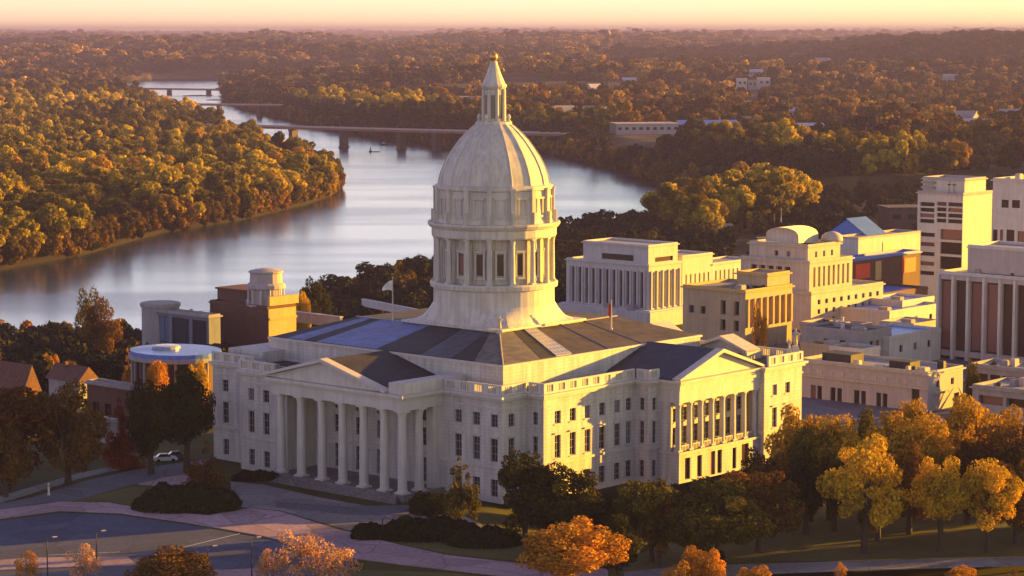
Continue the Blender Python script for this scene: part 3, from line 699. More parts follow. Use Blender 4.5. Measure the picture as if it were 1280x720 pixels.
m_ = MB(); m_.prism([(14, 470), (40, 452), (300, 440), (330, 640), (14, 640), (10, 560)], .002, .02); tag(m_.build('city_street', M['road']), kind='structure')
# hedges: rounded leafy masses
def hedge(x0, x1, yt, yb, dep, label, dome=.5):
    xc = (x0+x1)/2; X, Y = at(xc, yb, 0); Y += dep/2; zt = atd(xc, yt, Y-dep*.2)[2]; w = (x1-x0)*Y/F
    r = np.random.default_rng(int(x0)+5); n = int(1200+w*90)
    u = r.uniform(-1, 1, n); th = r.uniform(0, math.pi, n)
    prof = (1-np.abs(u)**3.5*(1-dome*.6))
    c = np.column_stack([u*w/2, -np.cos(th)*dep/2*prof, np.clip(np.sin(th)**.6, 0, 1)*zt*prof*(1+.1*np.sin(u*9)+.06*np.sin(u*23))])
    c += r.normal(size=c.shape)*.10
    nr2 = np.column_stack([u*.2, -np.cos(th), np.sin(th)])+r.normal(size=(n, 3))*.5; nr2 /= np.linalg.norm(nr2, axis=1)[:, None]
    tx = np.cross(nr2, r.normal(size=(n, 3))); tx /= np.linalg.norm(tx, axis=1)[:, None]; ty = np.cross(nr2, tx); s = .42*r.uniform(.6, 1.2, n)[:, None]
    V = np.stack([c-tx*s, c-ty*s, c+tx*s, c+ty*s], 1).reshape(-1, 3)
    m = MB(); m.v = [tuple(p) for p in V]; m.f = [(4*k, 4*k+1, 4*k+2, 4*k+3) for k in range(n)]; m.m = [0]*n
    o = m.build('hedge', M['hedge']); o.location = (X, Y, 0); tag(o, label, 'hedge'); return o
hedge(162, 296, 610, 643, 9, 'long dark clipped hedge beside the pink path under the brown egg-shaped tree')
hedge(470, 600, 652, 678, 8, 'low dark hedge between the pink path and the curved path')
hedge(512, 558, 621, 645, 7, 'dark rounded shrub mass beside the right end of the portico steps', 1)
hedge(560, 650, 664, 686, 7, 'dark hedge under the tall dark tree at the capitol corner')
hedge(290, 350, 591, 602, 2.5, 'low dark hedge against the wall left of the portico')
hedge(440, 480, 659, 676, 5, 'small brown-dark shrub beside the pink path below the portico', 1)
hedge(868, 905, 690, 708, 4, 'small dark shrub at the left end of the lawn walkway', 1)
hedge(690, 770, 622, 640, 5, 'dark hedge at the foot of the capitol right-hand wall')

# ------------------------------------------------------------------ capitol
cap = empty('capitol', (C0[0], C0[1], 0), ROT, label='large domed limestone capitol with two columned porticoes on a lawn above the river', cat='capitol building')
CZ = 18.3
r1 = (13.0, 15.2); r2 = (7.0, 11.0); r3 = (1.0, 4.0)
w = MB(); tr = MB(); wins = []
def W_(face, c, cols, rows=(r1, r2, r3), ww=1.6, kind='cap'):
    h = grid(cols, ww, rows); wins.extend((face, c, q, kind) for q in h)
    for q in h:   # sills and small hoods
        if face == 'R': tr.box(q[0]-.2, q[1]+.2, c-.16, c+.1, q[2]-.22, q[2]-.002)
        else: tr.box(c-.16, c+.1, q[0]-.2, q[1]+.2, q[2]-.22, q[2]-.002)
        if q[3]-q[2] > 3.5:
            if face == 'R': tr.box(q[0]-.3, q[1]+.3, c-.3, c+.1, q[3]+.25, q[3]+.5)
            else: tr.box(c-.3, c+.1, q[0]-.3, q[1]+.3, q[3]+.25, q[3]+.5)
    return h
# main block
hL = W_('L', 0, [1.7, 5.8, 10.0])
hLp = W_('L', 0, [18.2, 23.4, 28.9, 34.2, 39.6], ((12.4, 14.4), (1.6, 6.2), (8, 11.2)), 1.7)
hR = W_('R', 0, [2.6], (r1, r2, r3))
w.block(0, 67, 0, 66, 0, CZ, hR, hL+hLp)
tr.trim(0, 67, 0, 66, 6.0, 6.45, .25)
# left wing blocks
hA = W_('L', -7, [51.0, 55.0]); w.block(-7, -.01, 46.5, 58, 0, CZ, W_('R', 46.5, []), hA)
hB = W_('L', -3, [61.5, 66.5]); w.block(-3, -.01, 58.01, 70, 0, CZ, (), hB); w.block(0, 12, 66.01, 70, 0, CZ)
# right pavilions
hP = W_('R', -3.8, [10.2, 14.2, 18.2, 22.2, 26.4, 29.6]); hS = W_('L', 6.5, [-1.9], (r1, r2, r3), 1.1)
w.block(6.5, 31.3, -3.8, -.01, 0, CZ, hP, hS)
hQ = W_('R', -7, [32.9], (r1, r2, r3), 1.15); w.block(31.3, 34.3, -7, -.01, 0, CZ, hQ, W_('L', 31.3, [-5.4], (r1, r2, r3), 1.))
# right portico podium with dark openings
ar = [(36.0, 37.6, .5, 4.4), (39.6, 41.0, .5, 4.4), (43.6, 45.0, .3, 4.6), (45.6, 47.0, .3, 4.6), (50.2, 51.4, .5, 4.4), (53.0, 55.2, .4, 4.7)]
wins += [('R', -11.5, q, 'dark') for q in ar]
w.block(34.3, 58.5, -11.5, -.01, 0, 5.6, ar, ())
hPb = W_('R', -8.9, [36+3.3*k for k in range(7)], ((6.4, 9.6), (10.6, 13)), 1.5)
w.block(34.3, 58.5, -8.9, -.02, 5.61, 14.4, hPb, ())
w.box(34.3, 34.9, -9.6, -8.95, 5.61, 14.4)
# right wing
hW = W_('R', -12.5, [61.8, 65.9], ((12.9, 14.9), (6.9, 10.6), (.8, 4.2)), 1.5); w.block(58.5, 70.5, -12.5, 0, 0, CZ, hW, ()); w.block(67.01, 70.5, .01, 66, 0, CZ)
# belts, friezes, cornices
parts = [(0, 67, 0, 66), (-7, 0, 46.5, 58), (-3, 0, 58, 70), (0, 12, 60, 70), (6.5, 31.3, -3.8, 0), (31.3, 34.3, -7, 0), (58.5, 70.5, -12.5, 0), (67, 70.5, -5, 66)]
for k, (a, b_, c_, d) in enumerate(parts):
    e = k*.004
    if k: tr.trim(a, b_-.3*(k in (1, 2)), c_, d-.3, 6.0+e, 6.45-e, .25)
    tr.trim(a, b_-.6*(k in (1, 2)), c_, d-.6, 16.1+e, 16.4-e, .18)
    tr.trim(a, b_-.6*(k in (1, 2)), c_, d-.6, 17.55+e, 18.0-e, .45); tr.trim(a, b_-.6*(k in (1, 2)), c_, d-.6, 18.0+e, 18.45-e, .85)
    tr.trim(a, b_-.6*(k in (1, 2)), c_, d-.6, .0, .7+e, .12)
tr.trim(34.3, 58.5, -11.5, -.7, 5.2, 5.6, .3)
# parapets with gaps (balustrade piers and open panels)
def parapet(face, c, a0, a1, step=3.1):
    n = max(1, round((a1-a0)/step)); d = (a1-a0)/n
    f = (lambda p, q, y0, y1, z0, z1: tr.box(p, q, y0, y1, z0, z1)) if face == 'R' else (lambda p, q, y0, y1, z0, z1: tr.box(y0, y1, p, q, z0, z1))
    f(a0, a1, c-.05, c+.45, 18.46, 18.8); f(a0, a1, c-.05, c+.45, 20.0, 20.3)
    for i in range(n+1):
        x = a0+i*d; f(max(a0, x-.65), min(a1, x+.65), c-.04, c+.44, 18.8, 20.0)
    for i in range(n):
        for j in range(4):
            x = a0+i*d+.65+(d-1.3)*(j+.5)/4; f(x-.11, x+.11, c+.1, c+.3, 18.8, 20.0)
parapet('L', -.2, 0.3, 13); parapet('R', -.2, -.2, 6.2); parapet('L', 6.3, -3.5, -.6); parapet('R', -4, 6.3, 31); parapet('R', -7.2, 31.1, 34); parapet('L', 31.1, -6.7, -4.3)
parapet('L', -7.2, 48.6, 58); parapet('L', -3.2, 58.5, 70); parapet('R', -12.7, 59.5, 70.5); parapet('L', 70.2, -12.2, 30)
# attic
w.block(6, 62, 5, 64, CZ, 22.3); tr.trim(6, 62, 5, 64, 22.3, 22.65, .3); tr.trim(6, 62, 5, 64, 18.46, 18.9, .15)
w.block(0.5, 12, 60, 69.5, 18.46, 20.6)
w.build('wall', M['stone'], cap); tr.build('cornice', M['stone2'], cap)
for f, c, q, kd in wins: window(cap, f, c, q, kd)

# flat roofs behind the parapets (dark membrane)
fr = MB()
for k, (a, b_, c_, d) in enumerate(parts): fr.box(a+.4, b_-.4, c_+.4, d-.4, 18.47+k*.012, 18.50+k*.012)
fr.build('flat_roof', M['roof_dark'], cap)

# hipped roof: frustum from the attic edge up to the inner rectangle
o_ = (6.2, 61.8, 5.2, 63.8, 22.66); i_ = (24, 44, 22, 47, 25.2)
def slope(face, a0, a1, b0, b1, lift=0., t0=0., t1=1.):
    """quad on a roof slope: a0..a1 along the eave, b0..b1 along the ridge"""
    def pt(a, b, t):
        if face == 'L': p0 = (o_[0], a, o_[4]); p1 = (i_[0], b, i_[4])
        else: p0 = (a, o_[2], o_[4]); p1 = (b, i_[2], i_[4])
        return tuple(p0[k]+(p1[k]-p0[k])*t+(lift if k == 2 else 0) for k in range(3))
    return pt(a0, b0, t0), pt(a1, b1, t0), pt(a1, b1, t1), pt(a0, b0, t1)
fl = MB()
fl.quad((o_[0], o_[2], o_[4]), (o_[1], o_[2], o_[4]), (i_[1]+14, i_[2], i_[4]), (i_[0], i_[2], i_[4]))
fl.quad((o_[0], o_[2], o_[4]), (o_[0], o_[3], o_[4]), (i_[0], i_[3]+12, i_[4]), (i_[0], i_[2], i_[4]))
fl.quad((i_[0], i_[2], i_[4]), (i_[1]+14, i_[2], i_[4]), (i_[1]+14, i_[3]+12, i_[4]), (i_[0], i_[3]+12, i_[4]))
fl.quad((o_[1], o_[2], o_[4]), (o_[1], o_[3], o_[4]), (i_[1]+14, i_[3]+12, i_[4]), (i_[1]+14, i_[2], i_[4]))
fl.quad((o_[0], o_[3], o_[4]), (o_[1], o_[3], o_[4]), (i_[1]+14, i_[3]+12, i_[4]), (i_[0], i_[3]+12, i_[4]))
fl.build('roof', M['roof_brown'], cap)
def rpanel(name, mat, face, a0, a1, b0, b1, t0=.01, t1=.99, lift=.06):
    q = slope(face, a0, a1, b0, b1, lift, t0, t1); m = MB()
    m.add([*q, *[(p[0], p[1], p[2]-lift+.005) for p in q]], [(0, 1, 2, 3), (0, 4, 5, 1), (1, 5, 6, 2), (2, 6, 7, 3), (3, 7, 4, 0)])
    return m.build(name, mat, cap)
rpanel('roof_panel', M['roof_tan'], 'L', 5.3, 12.0, 22.1, 24)
rpanel('roof_panel', M['roof_dark'], 'L', 12.1, 17.5, 24.1, 24.4, .01, .8)
rpanel('roof_panel', M['slate'], 'L', 17.6, 25.0, 24.6, 31)
rpanel('roof_panel', M['roof_dark'], 'L', 25.1, 36.0, 31.1, 39.0, lift=.09)
rpanel('roof_panel', M['roof_metal'], 'L', 36.1, 51.5, 39.1, 52.0, lift=.12)
rpanel('roof_panel', M['roof_dark'], 'L', 51.6, 55.0, 52.1, 54.5)
rpanel('roof_panel', M['roof_metal'], 'L', 55.1, 59.5, 54.6, 57.0, lift=.1)
rpanel('roof_panel', M['roof_dark'], 'L', 59.6, 63.6, 57.1, 58.8)
rpanel('roof_panel', M['roof_tan'], 'R', 6.4, 16.0, 24.1, 27.5)
rpanel('roof_panel', M['roof_dark'], 'R', 16.1, 20.2, 27.6, 30.4)
sk = rpanel('skylight', M['skylight'], 'R', 20.4, 24.6, 30.6, 33.6, lift=.18)
sb = MB()
for k in range(9):
    t = .04+k*.115; q = slope('R', 20.4, 24.6, 30.6, 33.6, .22, t, t+.025); sb.add(q, [(0, 1, 2, 3)])
for k in range(5):
    a = 20.4+k*1.02; q = slope('R', a, a+.14, 30.6+k*.73, 30.74+k*.73, .225, .01, .99); sb.add(q, [(0, 1, 2, 3)])
sb.build('glazing_bars', M['white'], sk)
rb = MB()
rb.tube([(6.2, 5.2, 22.7), (24, 22, 25.3)], [.13, .13], 6); rb.tube([(24, 22, 25.3), (24, 59, 25.3)], [.16, .16], 6); rb.tube([(24, 22, 25.3), (58, 22, 25.3)], [.16, .16], 6)
for a, b_ in ((35, 41), (45, 48), (25, 34)): rb.tube([slope('R', a, a, b_, b_, .05)[0], slope('R', a, a, b_, b_, .05)[3]], [.1, .1], 5)
rb.build('ridge_cap', M['greyr'], cap)
# roof clutter: vents and plant
for u, v, s in ((9, 58, .8), (3.2, 6, .7), (4, 9.5, .6), (12, -1.5, .8), (18, -1.3, .9), (24, -1.6, .8), (63, -3, 1.0), (64, 6, 1.1), (-4, 52, .8), (3, 62, 0.8)):
    z = 20.6 if (u, v) in ((9, 58),) else 18.55
    m = MB(); m.box(u-s, u+s, v-s*.7, v+s*.7, z-.05, z+1.1*s); m.box(u-s*1.1, u+s*1.1, v-s*.8, v+s*.8, z+1.1*s, z+1.25*s)
    m.build('roof_vent', M['darkmetal'] if int(u) % 2 else M['greyr'], cap)

# porticoes
def column_mesh(h, r, mat=M['stone2']):
    m = MB(); m.box(-r*1.2, r*1.2, -r*1.2, r*1.2, 0, .3)
    m.lathe([(r*1.15, .3), (r*1.15, .5), (r*1.03, .62), (r, .75), (r*.99, h*.35), (r*.84, h-1.3), (r*.92, h-1.25), (r*.88, h-1.1), (r*1.08, h-.4), (r*1.12, h-.3)], 16)
    m.box(-r*1.18, r*1.18, -r*1.18, r*1.18, h-.3, h); return m.mesh('column', mat)
def gable(m, face, c, a0, a1, z0, z1, depth, ov=.6, solid=False):
    """pediment: tympanum, raking cornice, base cornice"""
    am = (a0+a1)/2
    P_ = (lambda a, d, z: (a, c+d, z)) if face == 'R' else (lambda a, d, z: (c+d, a, z))
    def pr(pts, d0, d1):
        n = len(pts); m.add([P_(a, d0, z) for a, z in pts]+[P_(a, d1, z) for a, z in pts], [tuple(range(n)), tuple(range(n, 2*n))]+[(i, (i+1) % n, n+(i+1) % n, n+i) for i in range(n)])
    t = .55
    pr([(a0, z0), (a1, z0), (am, z1-t)], .5, depth if solid else 1.2)
    pr([(a0-ov, z0), (am, z1-t), (am, z1+.1), (a0-ov-.3, z0+.35)], -.5, depth if solid else 1.3); pr([(a1+ov, z0), (a1+ov+.3, z0+.35), (am, z1+.1), (am, z1-t)], -.5, depth if solid else 1.3)
    return m
cm = column_mesh(14.4, .82)
fl2 = MB(); fl2.box(-10.3, -.02, 13.2, 46.4, 0, 1.2)
for k in range(5): fl2.box(-10.3-.42*(k+1), -10.3-.42*k, 14.5-k*.3, 45+k*.3, 0, 1.2-.22*(k+1))
fl2.build('portico_steps', M['pavegrey'], cap)
for v in (14.6, 18.9, 23.9, 29.1, 34.3, 39.6, 44.9): inst('column', cm, cap, (-9.1, v, 1.2))
inst('column', cm, cap, (-5.0, 14.6, 1.2))
po = MB(); po.box(-2.2, -.01, 13.9, 15.5, 1.2, 15.6); po.box(-7, -.02, 45.4, 46.49, 1.2, 15.6)
po.box(-10.1, .3, 13.6, 46.49, 15.6, 17.5); po.box(-10.4, .3, 13.3, 46.8, 17.5, 17.9); po.box(-10.8, .3, 12.9, 47.3, 17.9, 18.44)
po.box(-10.0, -9.7, 13.6, 46.4, 16.5, 16.6)
po.box(-9.9, 5.9, 13.5, 17.0, 18.45, 20.3)
gable(po, 'L', -10.2, 18.0, 48.0, 18.46, 22.9, 16.2)
po.build('portico', M['stone2'], cap)
pr_ = MB()
pr_.add([(-9.3, 17.5, 18.6), (6, 17.5, 18.6), (-9.3, 33, 22.85), (6, 33, 22.85)], [(0, 1, 3, 2)])
pr_.add([(-9.3, 48.5, 18.6), (6, 48.5, 18.6), (-9.3, 33, 22.85), (6, 33, 22.85)], [(0, 1, 3, 2)])
pr_.build('portico_roof', M['roof_dark'], cap)
cm2 = column_mesh(8.8, .52)
for k in range(8): inst('column', cm2, cap, (35.0+3.26*k, -10.7, 5.6))
po = MB()
po.box(34.3, 58.49, -11.5, -.4, 14.4, 16.7); po.box(34.1, 58.49, -11.75, -.4, 16.7, 17.5); po.box(33.9, 58.6, -12.0, -.4, 17.5, 17.95); po.box(33.5, 58.9, -12.4, -.4, 17.95, 18.44)
for k in range(7):   # little balustrade between the columns
    x = 35.0+3.26*k; po.box(x+.6, x+2.66, -11.1, -10.9, 6.5, 6.7)
    for j in range(5): po.box(x+.75+j*.43, x+.9+j*.43, -11.07, -10.93, 5.6, 6.5)
gable(po, 'R', -11.8, 34.3, 58.2, 18.46, 23.0, 17.5)
po.build('portico', M['stone2'], cap)
pr_ = MB()
pr_.add([(33.7, -10.8, 18.65), (33.7, 5.2, 18.65), (46.25, -10.8, 22.95), (46.25, 5.2, 22.95)], [(0, 1, 3, 2)])
pr_.add([(58.8, -10.8, 18.65), (58.8, 5.2, 18.65), (46.25, -10.8, 22.95), (46.25, 5.2, 22.95)], [(0, 1, 3, 2)])
pr_.build('portico_roof', M['navy'], cap)
# far-side pediment blocks that rise over the right-hand roofs
fp = MB(); gable(fp, 'L', 64, 12, 24, 20.0, 23.6, 5, .3, True); fp.box(63.8, 69, 11.5, 24.5, 18.46, 20.0)
gable(fp, 'L', 63.5, -4.5, 7, 20.0, 22.6, 4, .3, True); fp.box(63.3, 68, -5, 7.5, 18.46, 20.0)
fp.build('rear_pediment', M['stone2'], cap)

# ---- dome
DC = (35.6, 33.8)
def octo(m, z0, z1, r0, r1, sq0, sq1, n=48):
    """loft from a rounded square (sq=1) to a circle (sq=0)"""
    rows = []
    K = 8
    for j in range(K+1):
        t = j/K; e = t**.55; r = r0+(r1-r0)*e; q = sq0+(sq1-sq0)*e; z = z0+(z1-z0)*t
        row = []
        for k in range(n):
            a = 2*math.pi*k/n; c, s = math.cos(a), math.sin(a); sqr = 1/max(abs(c), abs(s)); sqr = min(sqr, 1.26)
            rr = r*(1+(sqr-1)*q); row.append((DC[0]+rr*c, DC[1]+rr*s, z))
        rows.append(row)
    vs = [p for r_ in rows for p in r_]; fs = [(j*n+k, j*n+(k+1) % n, (j+1)*n+(k+1) % n, (j+1)*n+k) for j in range(K) for k in range(n)]
    m.add(vs, fs)
ba = MB(); ba.box(DC[0]-12, DC[0]+12, DC[1]-12, DC[1]+12, 23.6, 25.4); ba.box(DC[0]-12.4, DC[0]+12.4, DC[1]-12.4, DC[1]+12.4, 25.4, 25.8)
octo(ba, 25.8, 29.3, 11.9, 11.4, 1, 0)
ba.lathe([(11.45, 29.2), (11.4, 32.1)], 48, *DC); ba.build('dome_base', M['dome'], cap)
PH = math.pi/16+rad(4)
d = MB()
d.lathe([(11.3, 32.0), (12.0, 32.2), (12.1, 32.9), (11.9, 33.2)], 48, *DC)
d.lathe([(11.7, 41.7), (11.8, 42.0), (11.8, 43.3), (12.1, 43.4), (12.5, 44.0), (12.5, 44.4)], 32, *DC, PH)
d.lathe([(11.25, 44.4), (11.0, 45.2), (10.8, 50.4), (11.15, 50.6), (11.15, 51.2), (10.5, 51.5)], 16, *DC, PH)
d.build('drum_cornice', M['dome'], cap)
# drum wall with dark windows between pilasters
d = MB(); d.lathe([(9.5, 33.1), (9.5, 41.8)], 32, *DC, 0); d.build('drum', M['dome'], cap)
dcol = column_mesh(8.5, .48, M['dome'])
COLA = [PH+2*math.pi*k/16 for k in range(16)]
for a in COLA: inst('column', dcol, cap, (DC[0]+11.0*math.cos(a), DC[1]+11.0*math.sin(a), 33.2), a)
pb, pf = WIN['std']
pil = MB()
for a in COLA:
    am = a+math.pi/16; c, s = math.cos(am), math.sin(am)
    o = inst('drum_window', WIN['dark'][0], cap, (DC[0]+9.72*c, DC[1]+9.72*s, 34.9), am+math.pi/2, (1.2, 1, 3.9)); inst('window_frame', WIN['dark'][1], o)
    def ob(t0, t1, r0, r1, z0, z1):   # oriented box: t tangential, r radial
        pts = [(DC[0]+r*c-t*s, DC[1]+r*s+t*c) for r, t in ((r0, t0), (r1, t0), (r1, t1), (r0, t1))]
        pil.prism(pts, z0, z1)
    ob(-1.0, -.62, 9.4, 9.9, 34.6, 39.1); ob(.62, 1.0, 9.4, 9.9, 34.6, 39.1); ob(-1.1, 1.1, 9.4, 10.0, 39.1, 39.5); ob(-1.1, 1.1, 9.4, 10.0, 34.2, 34.6)
    c, s = math.cos(a), math.sin(a); ob(-.4, .4, 9.3, 9.95, 33.2, 41.7)
    ob(-.42, .42, 10.7, 11.4, 44.4, 50.5); ob(-.3, .3, 10.9, 11.85, 44.4, 46.6)       # attic-tier buttresses
    ob(-.5, .5, 10.7, 11.5, 50.5, 51.0)
    c, s = math.cos(am), math.sin(am); ob(-1.2, 1.2, 10.5, 10.98, 45.6, 45.9); ob(-1.2, 1.2, 10.5, 10.98, 49.0, 49.3); ob(-.9, -.7, 10.5, 10.95, 45.9, 49.0); ob(.7, .9, 10.5, 10.95, 45.9, 49.0)
pil.build('drum_pilasters', M['dome'], cap)
prof = [(10.45, 51.4), (10.15, 52.9), (9.5, 54.7), (8.65, 56.4), (7.6, 58.0), (6.4, 59.6), (5.1, 61.0), (3.9, 62.1), (2.9, 62.9)]
d = MB(); d.lathe(prof, 16, *DC, PH); dome = d.build('dome', M['dome'], cap)
rbm = MB()
pp = [((r+.02)*1.0, z) for r, z in prof]
rbm.tube([(r, 0, z) for r, z in pp], [.2]*4+[.18]*3+[.14]*2, 6); ribm = rbm.mesh('rib', M['dome'])
for a in COLA: o = inst('rib', ribm, dome, (DC[0], DC[1], 0), a)
la = MB(); la.lathe([(3.4, 62.3), (3.4, 63.0), (2.9, 63.1), (1.95, 63.2), (1.95, 69.0), (2.2, 69.2), (2.45, 69.6), (2.45, 69.9), (2.15, 70.1), (1.75, 71.0), (1.3, 72.1), (.9, 73.2), (.65, 74.1), (.6, 74.3)], 16, *DC, PH)
lan = la.build('lantern', M['dome'], cap)
lc = MB(); lc.lathe([(.3, 62.7), (.26, 69.1)], 8); lcm = lc.mesh('lantern_column', M['dome'])
for k in range(8):
    a = PH+k*math.pi/4; inst('lantern_column', lcm, lan, (DC[0]+2.1*math.cos(a), DC[1]+2.1*math.sin(a), 0))
    if k % 2 == 0:
        u_ = MB(); u_.lathe([(.35, 62.6), (.35, 63.3), (.2, 63.4), (.42, 63.9), (.2, 64.4), (.05, 64.5)], 8); o = u_.build('urn', M['dome'], lan); o.location = (DC[0]+3.1*math.cos(a), DC[1]+3.1*math.sin(a), 0)
    o = inst('lantern_window', WIN['dark'][0], lan, (DC[0]+2.0*math.cos(a+math.pi/8), DC[1]+2.0*math.sin(a+math.pi/8), 63.6), a+math.pi/8+math.pi/2, (.6, 1, 4.4))
fi = MB(); fi.lathe([(.25, 74.2), (.6, 74.5), (.78, 75.1), (.6, 75.7), (.25, 75.9), (.1, 76.1), (.02, 76.3)], 12, *DC); fi.build('finial', M['gold'], cap, True)

# ---- statues and flagpoles: things of their own that stand on the building
def to_world(u, v): return C0[0]+u*Rv[0]+v*Lv[0], C0[1]+u*Rv[1]+v*Lv[1]
def statue(u, v, z, s, mat, label, arm=1, rz=0, world=None):
    """draped standing figure grown from a skeleton, on a plinth"""
    x, y = world or to_world(u, v)
    t = empty('statue', (x, y, z), rz, label=label, cat='statue')
    m = MB(); m.box(-.55, .55, -.55, .55, 0, .5); m.box(-.45, .45, -.45, .45, .5, .8); o = m.build('plinth', M['stone2'], t); o.scale = (s,)*3
    vs = [(0, 0, 2.1), (0, 0, 1.3), (.03, 0, .8), (0, 0, 2.6), (0, 0, 2.95), (0, .02, 3.2), (.36, 0, 2.78), (.55, -.15, 2.4), (.75, -.35, 2.75) if arm else (.5, -.3, 2.0), (-.36, 0, 2.78), (-.5, -.05, 2.35), (-.42, -.3, 2.05), (0, .02, 3.42)]
    es = [(0, 1), (1, 2), (0, 3), (3, 4), (4, 5), (5, 12), (3, 6), (6, 7), (7, 8), (3, 9), (9, 10), (10, 11)]
    rr = [.27, .34, .42, .28, .1, .19, .13, .09, .06, .13, .09, .06, .12]
    me_ = bpy.data.meshes.new('figure'); me_.from_pydata(vs, es, []); o = bpy.data.objects.new('figure', me_); COL.objects.link(o); o.parent = t; o.scale = (s,)*3
    md = o.modifiers.new('skin', 'SKIN'); md.use_smooth_shade = True
    for i_, q in enumerate(me_.skin_vertices[0].data): q.radius = (rr[i_], rr[i_]*.85); q.use_root = (i_ == 0)
    sd = o.modifiers.new('sub', 'SUBSURF'); sd.levels = sd.render_levels = 1
    me_.materials.append(mat); return t
statue(23.6, 21.6, 25.15, .95, M['bronze'], 'gilt standing statue on the roof at the front corner of the dome base')
statue(69.4, -11.7, 20.3, 1.25, M['cream'], 'tall pale statue at the outer corner of the sunlit wing roof')
statue(66.9, -12.0, 20.3, .8, M['cream'], 'short pale statue beside the tall one on the sunlit wing roof', 0)
statue(0, 0, 0, 1.1, M['white'], 'white statue at the foot of the sunlit portico wall', 1, 0, at(836, 624, 0))
def flagpole(px, py, z, h, mat, label, side=-1, fw=2.4, fh=2.6, droop=.8):
    x, y = at(px, py, z); t = empty('flagpole', (x, y, z-.6), label=label, cat='flagpole')
    m = MB(); m.tube([(0, 0, 0), (0, 0, h*.5), (0, 0, h)], [.16, .13, .08], 8); m.lathe([(.05, h), (.2, h+.15), (.05, h+.3)], 8); m.lathe([(.35, 0), (.35, .3), (.18, .7)], 8); m.build('pole', M['steel'], t)
    f = MB(); nx_ = 8; vs = []
    for i_ in range(nx_+1):
        u = i_/nx_; xx = side*(.1+u*fw*.85); yy = .18*math.sin(u*7); dz = -droop*u*u*fw
        vs += [(xx, yy, h-.4+dz), (xx, yy+.12*math.sin(u*5+1), h-.4-fh*(1-.45*u)+dz*.6)]
    f.add(vs, [(2*i_, 2*i_+1, 2*i_+3, 2*i_+2) for i_ in range(nx_)]); f.build('flag', mat, t, True); return t
flagpole(491, 407, 24.4, 9.6, M['flagw'], 'flagpole with a drooping white flag on the roof left of the dome', -1, 2.2, 2.0, .7)
flagpole(764, 410, 24.4, 5.6, M['flagr'], 'short flagpole with a small hanging red flag on the roof right of the dome', -1, .7, 3.0, .9)

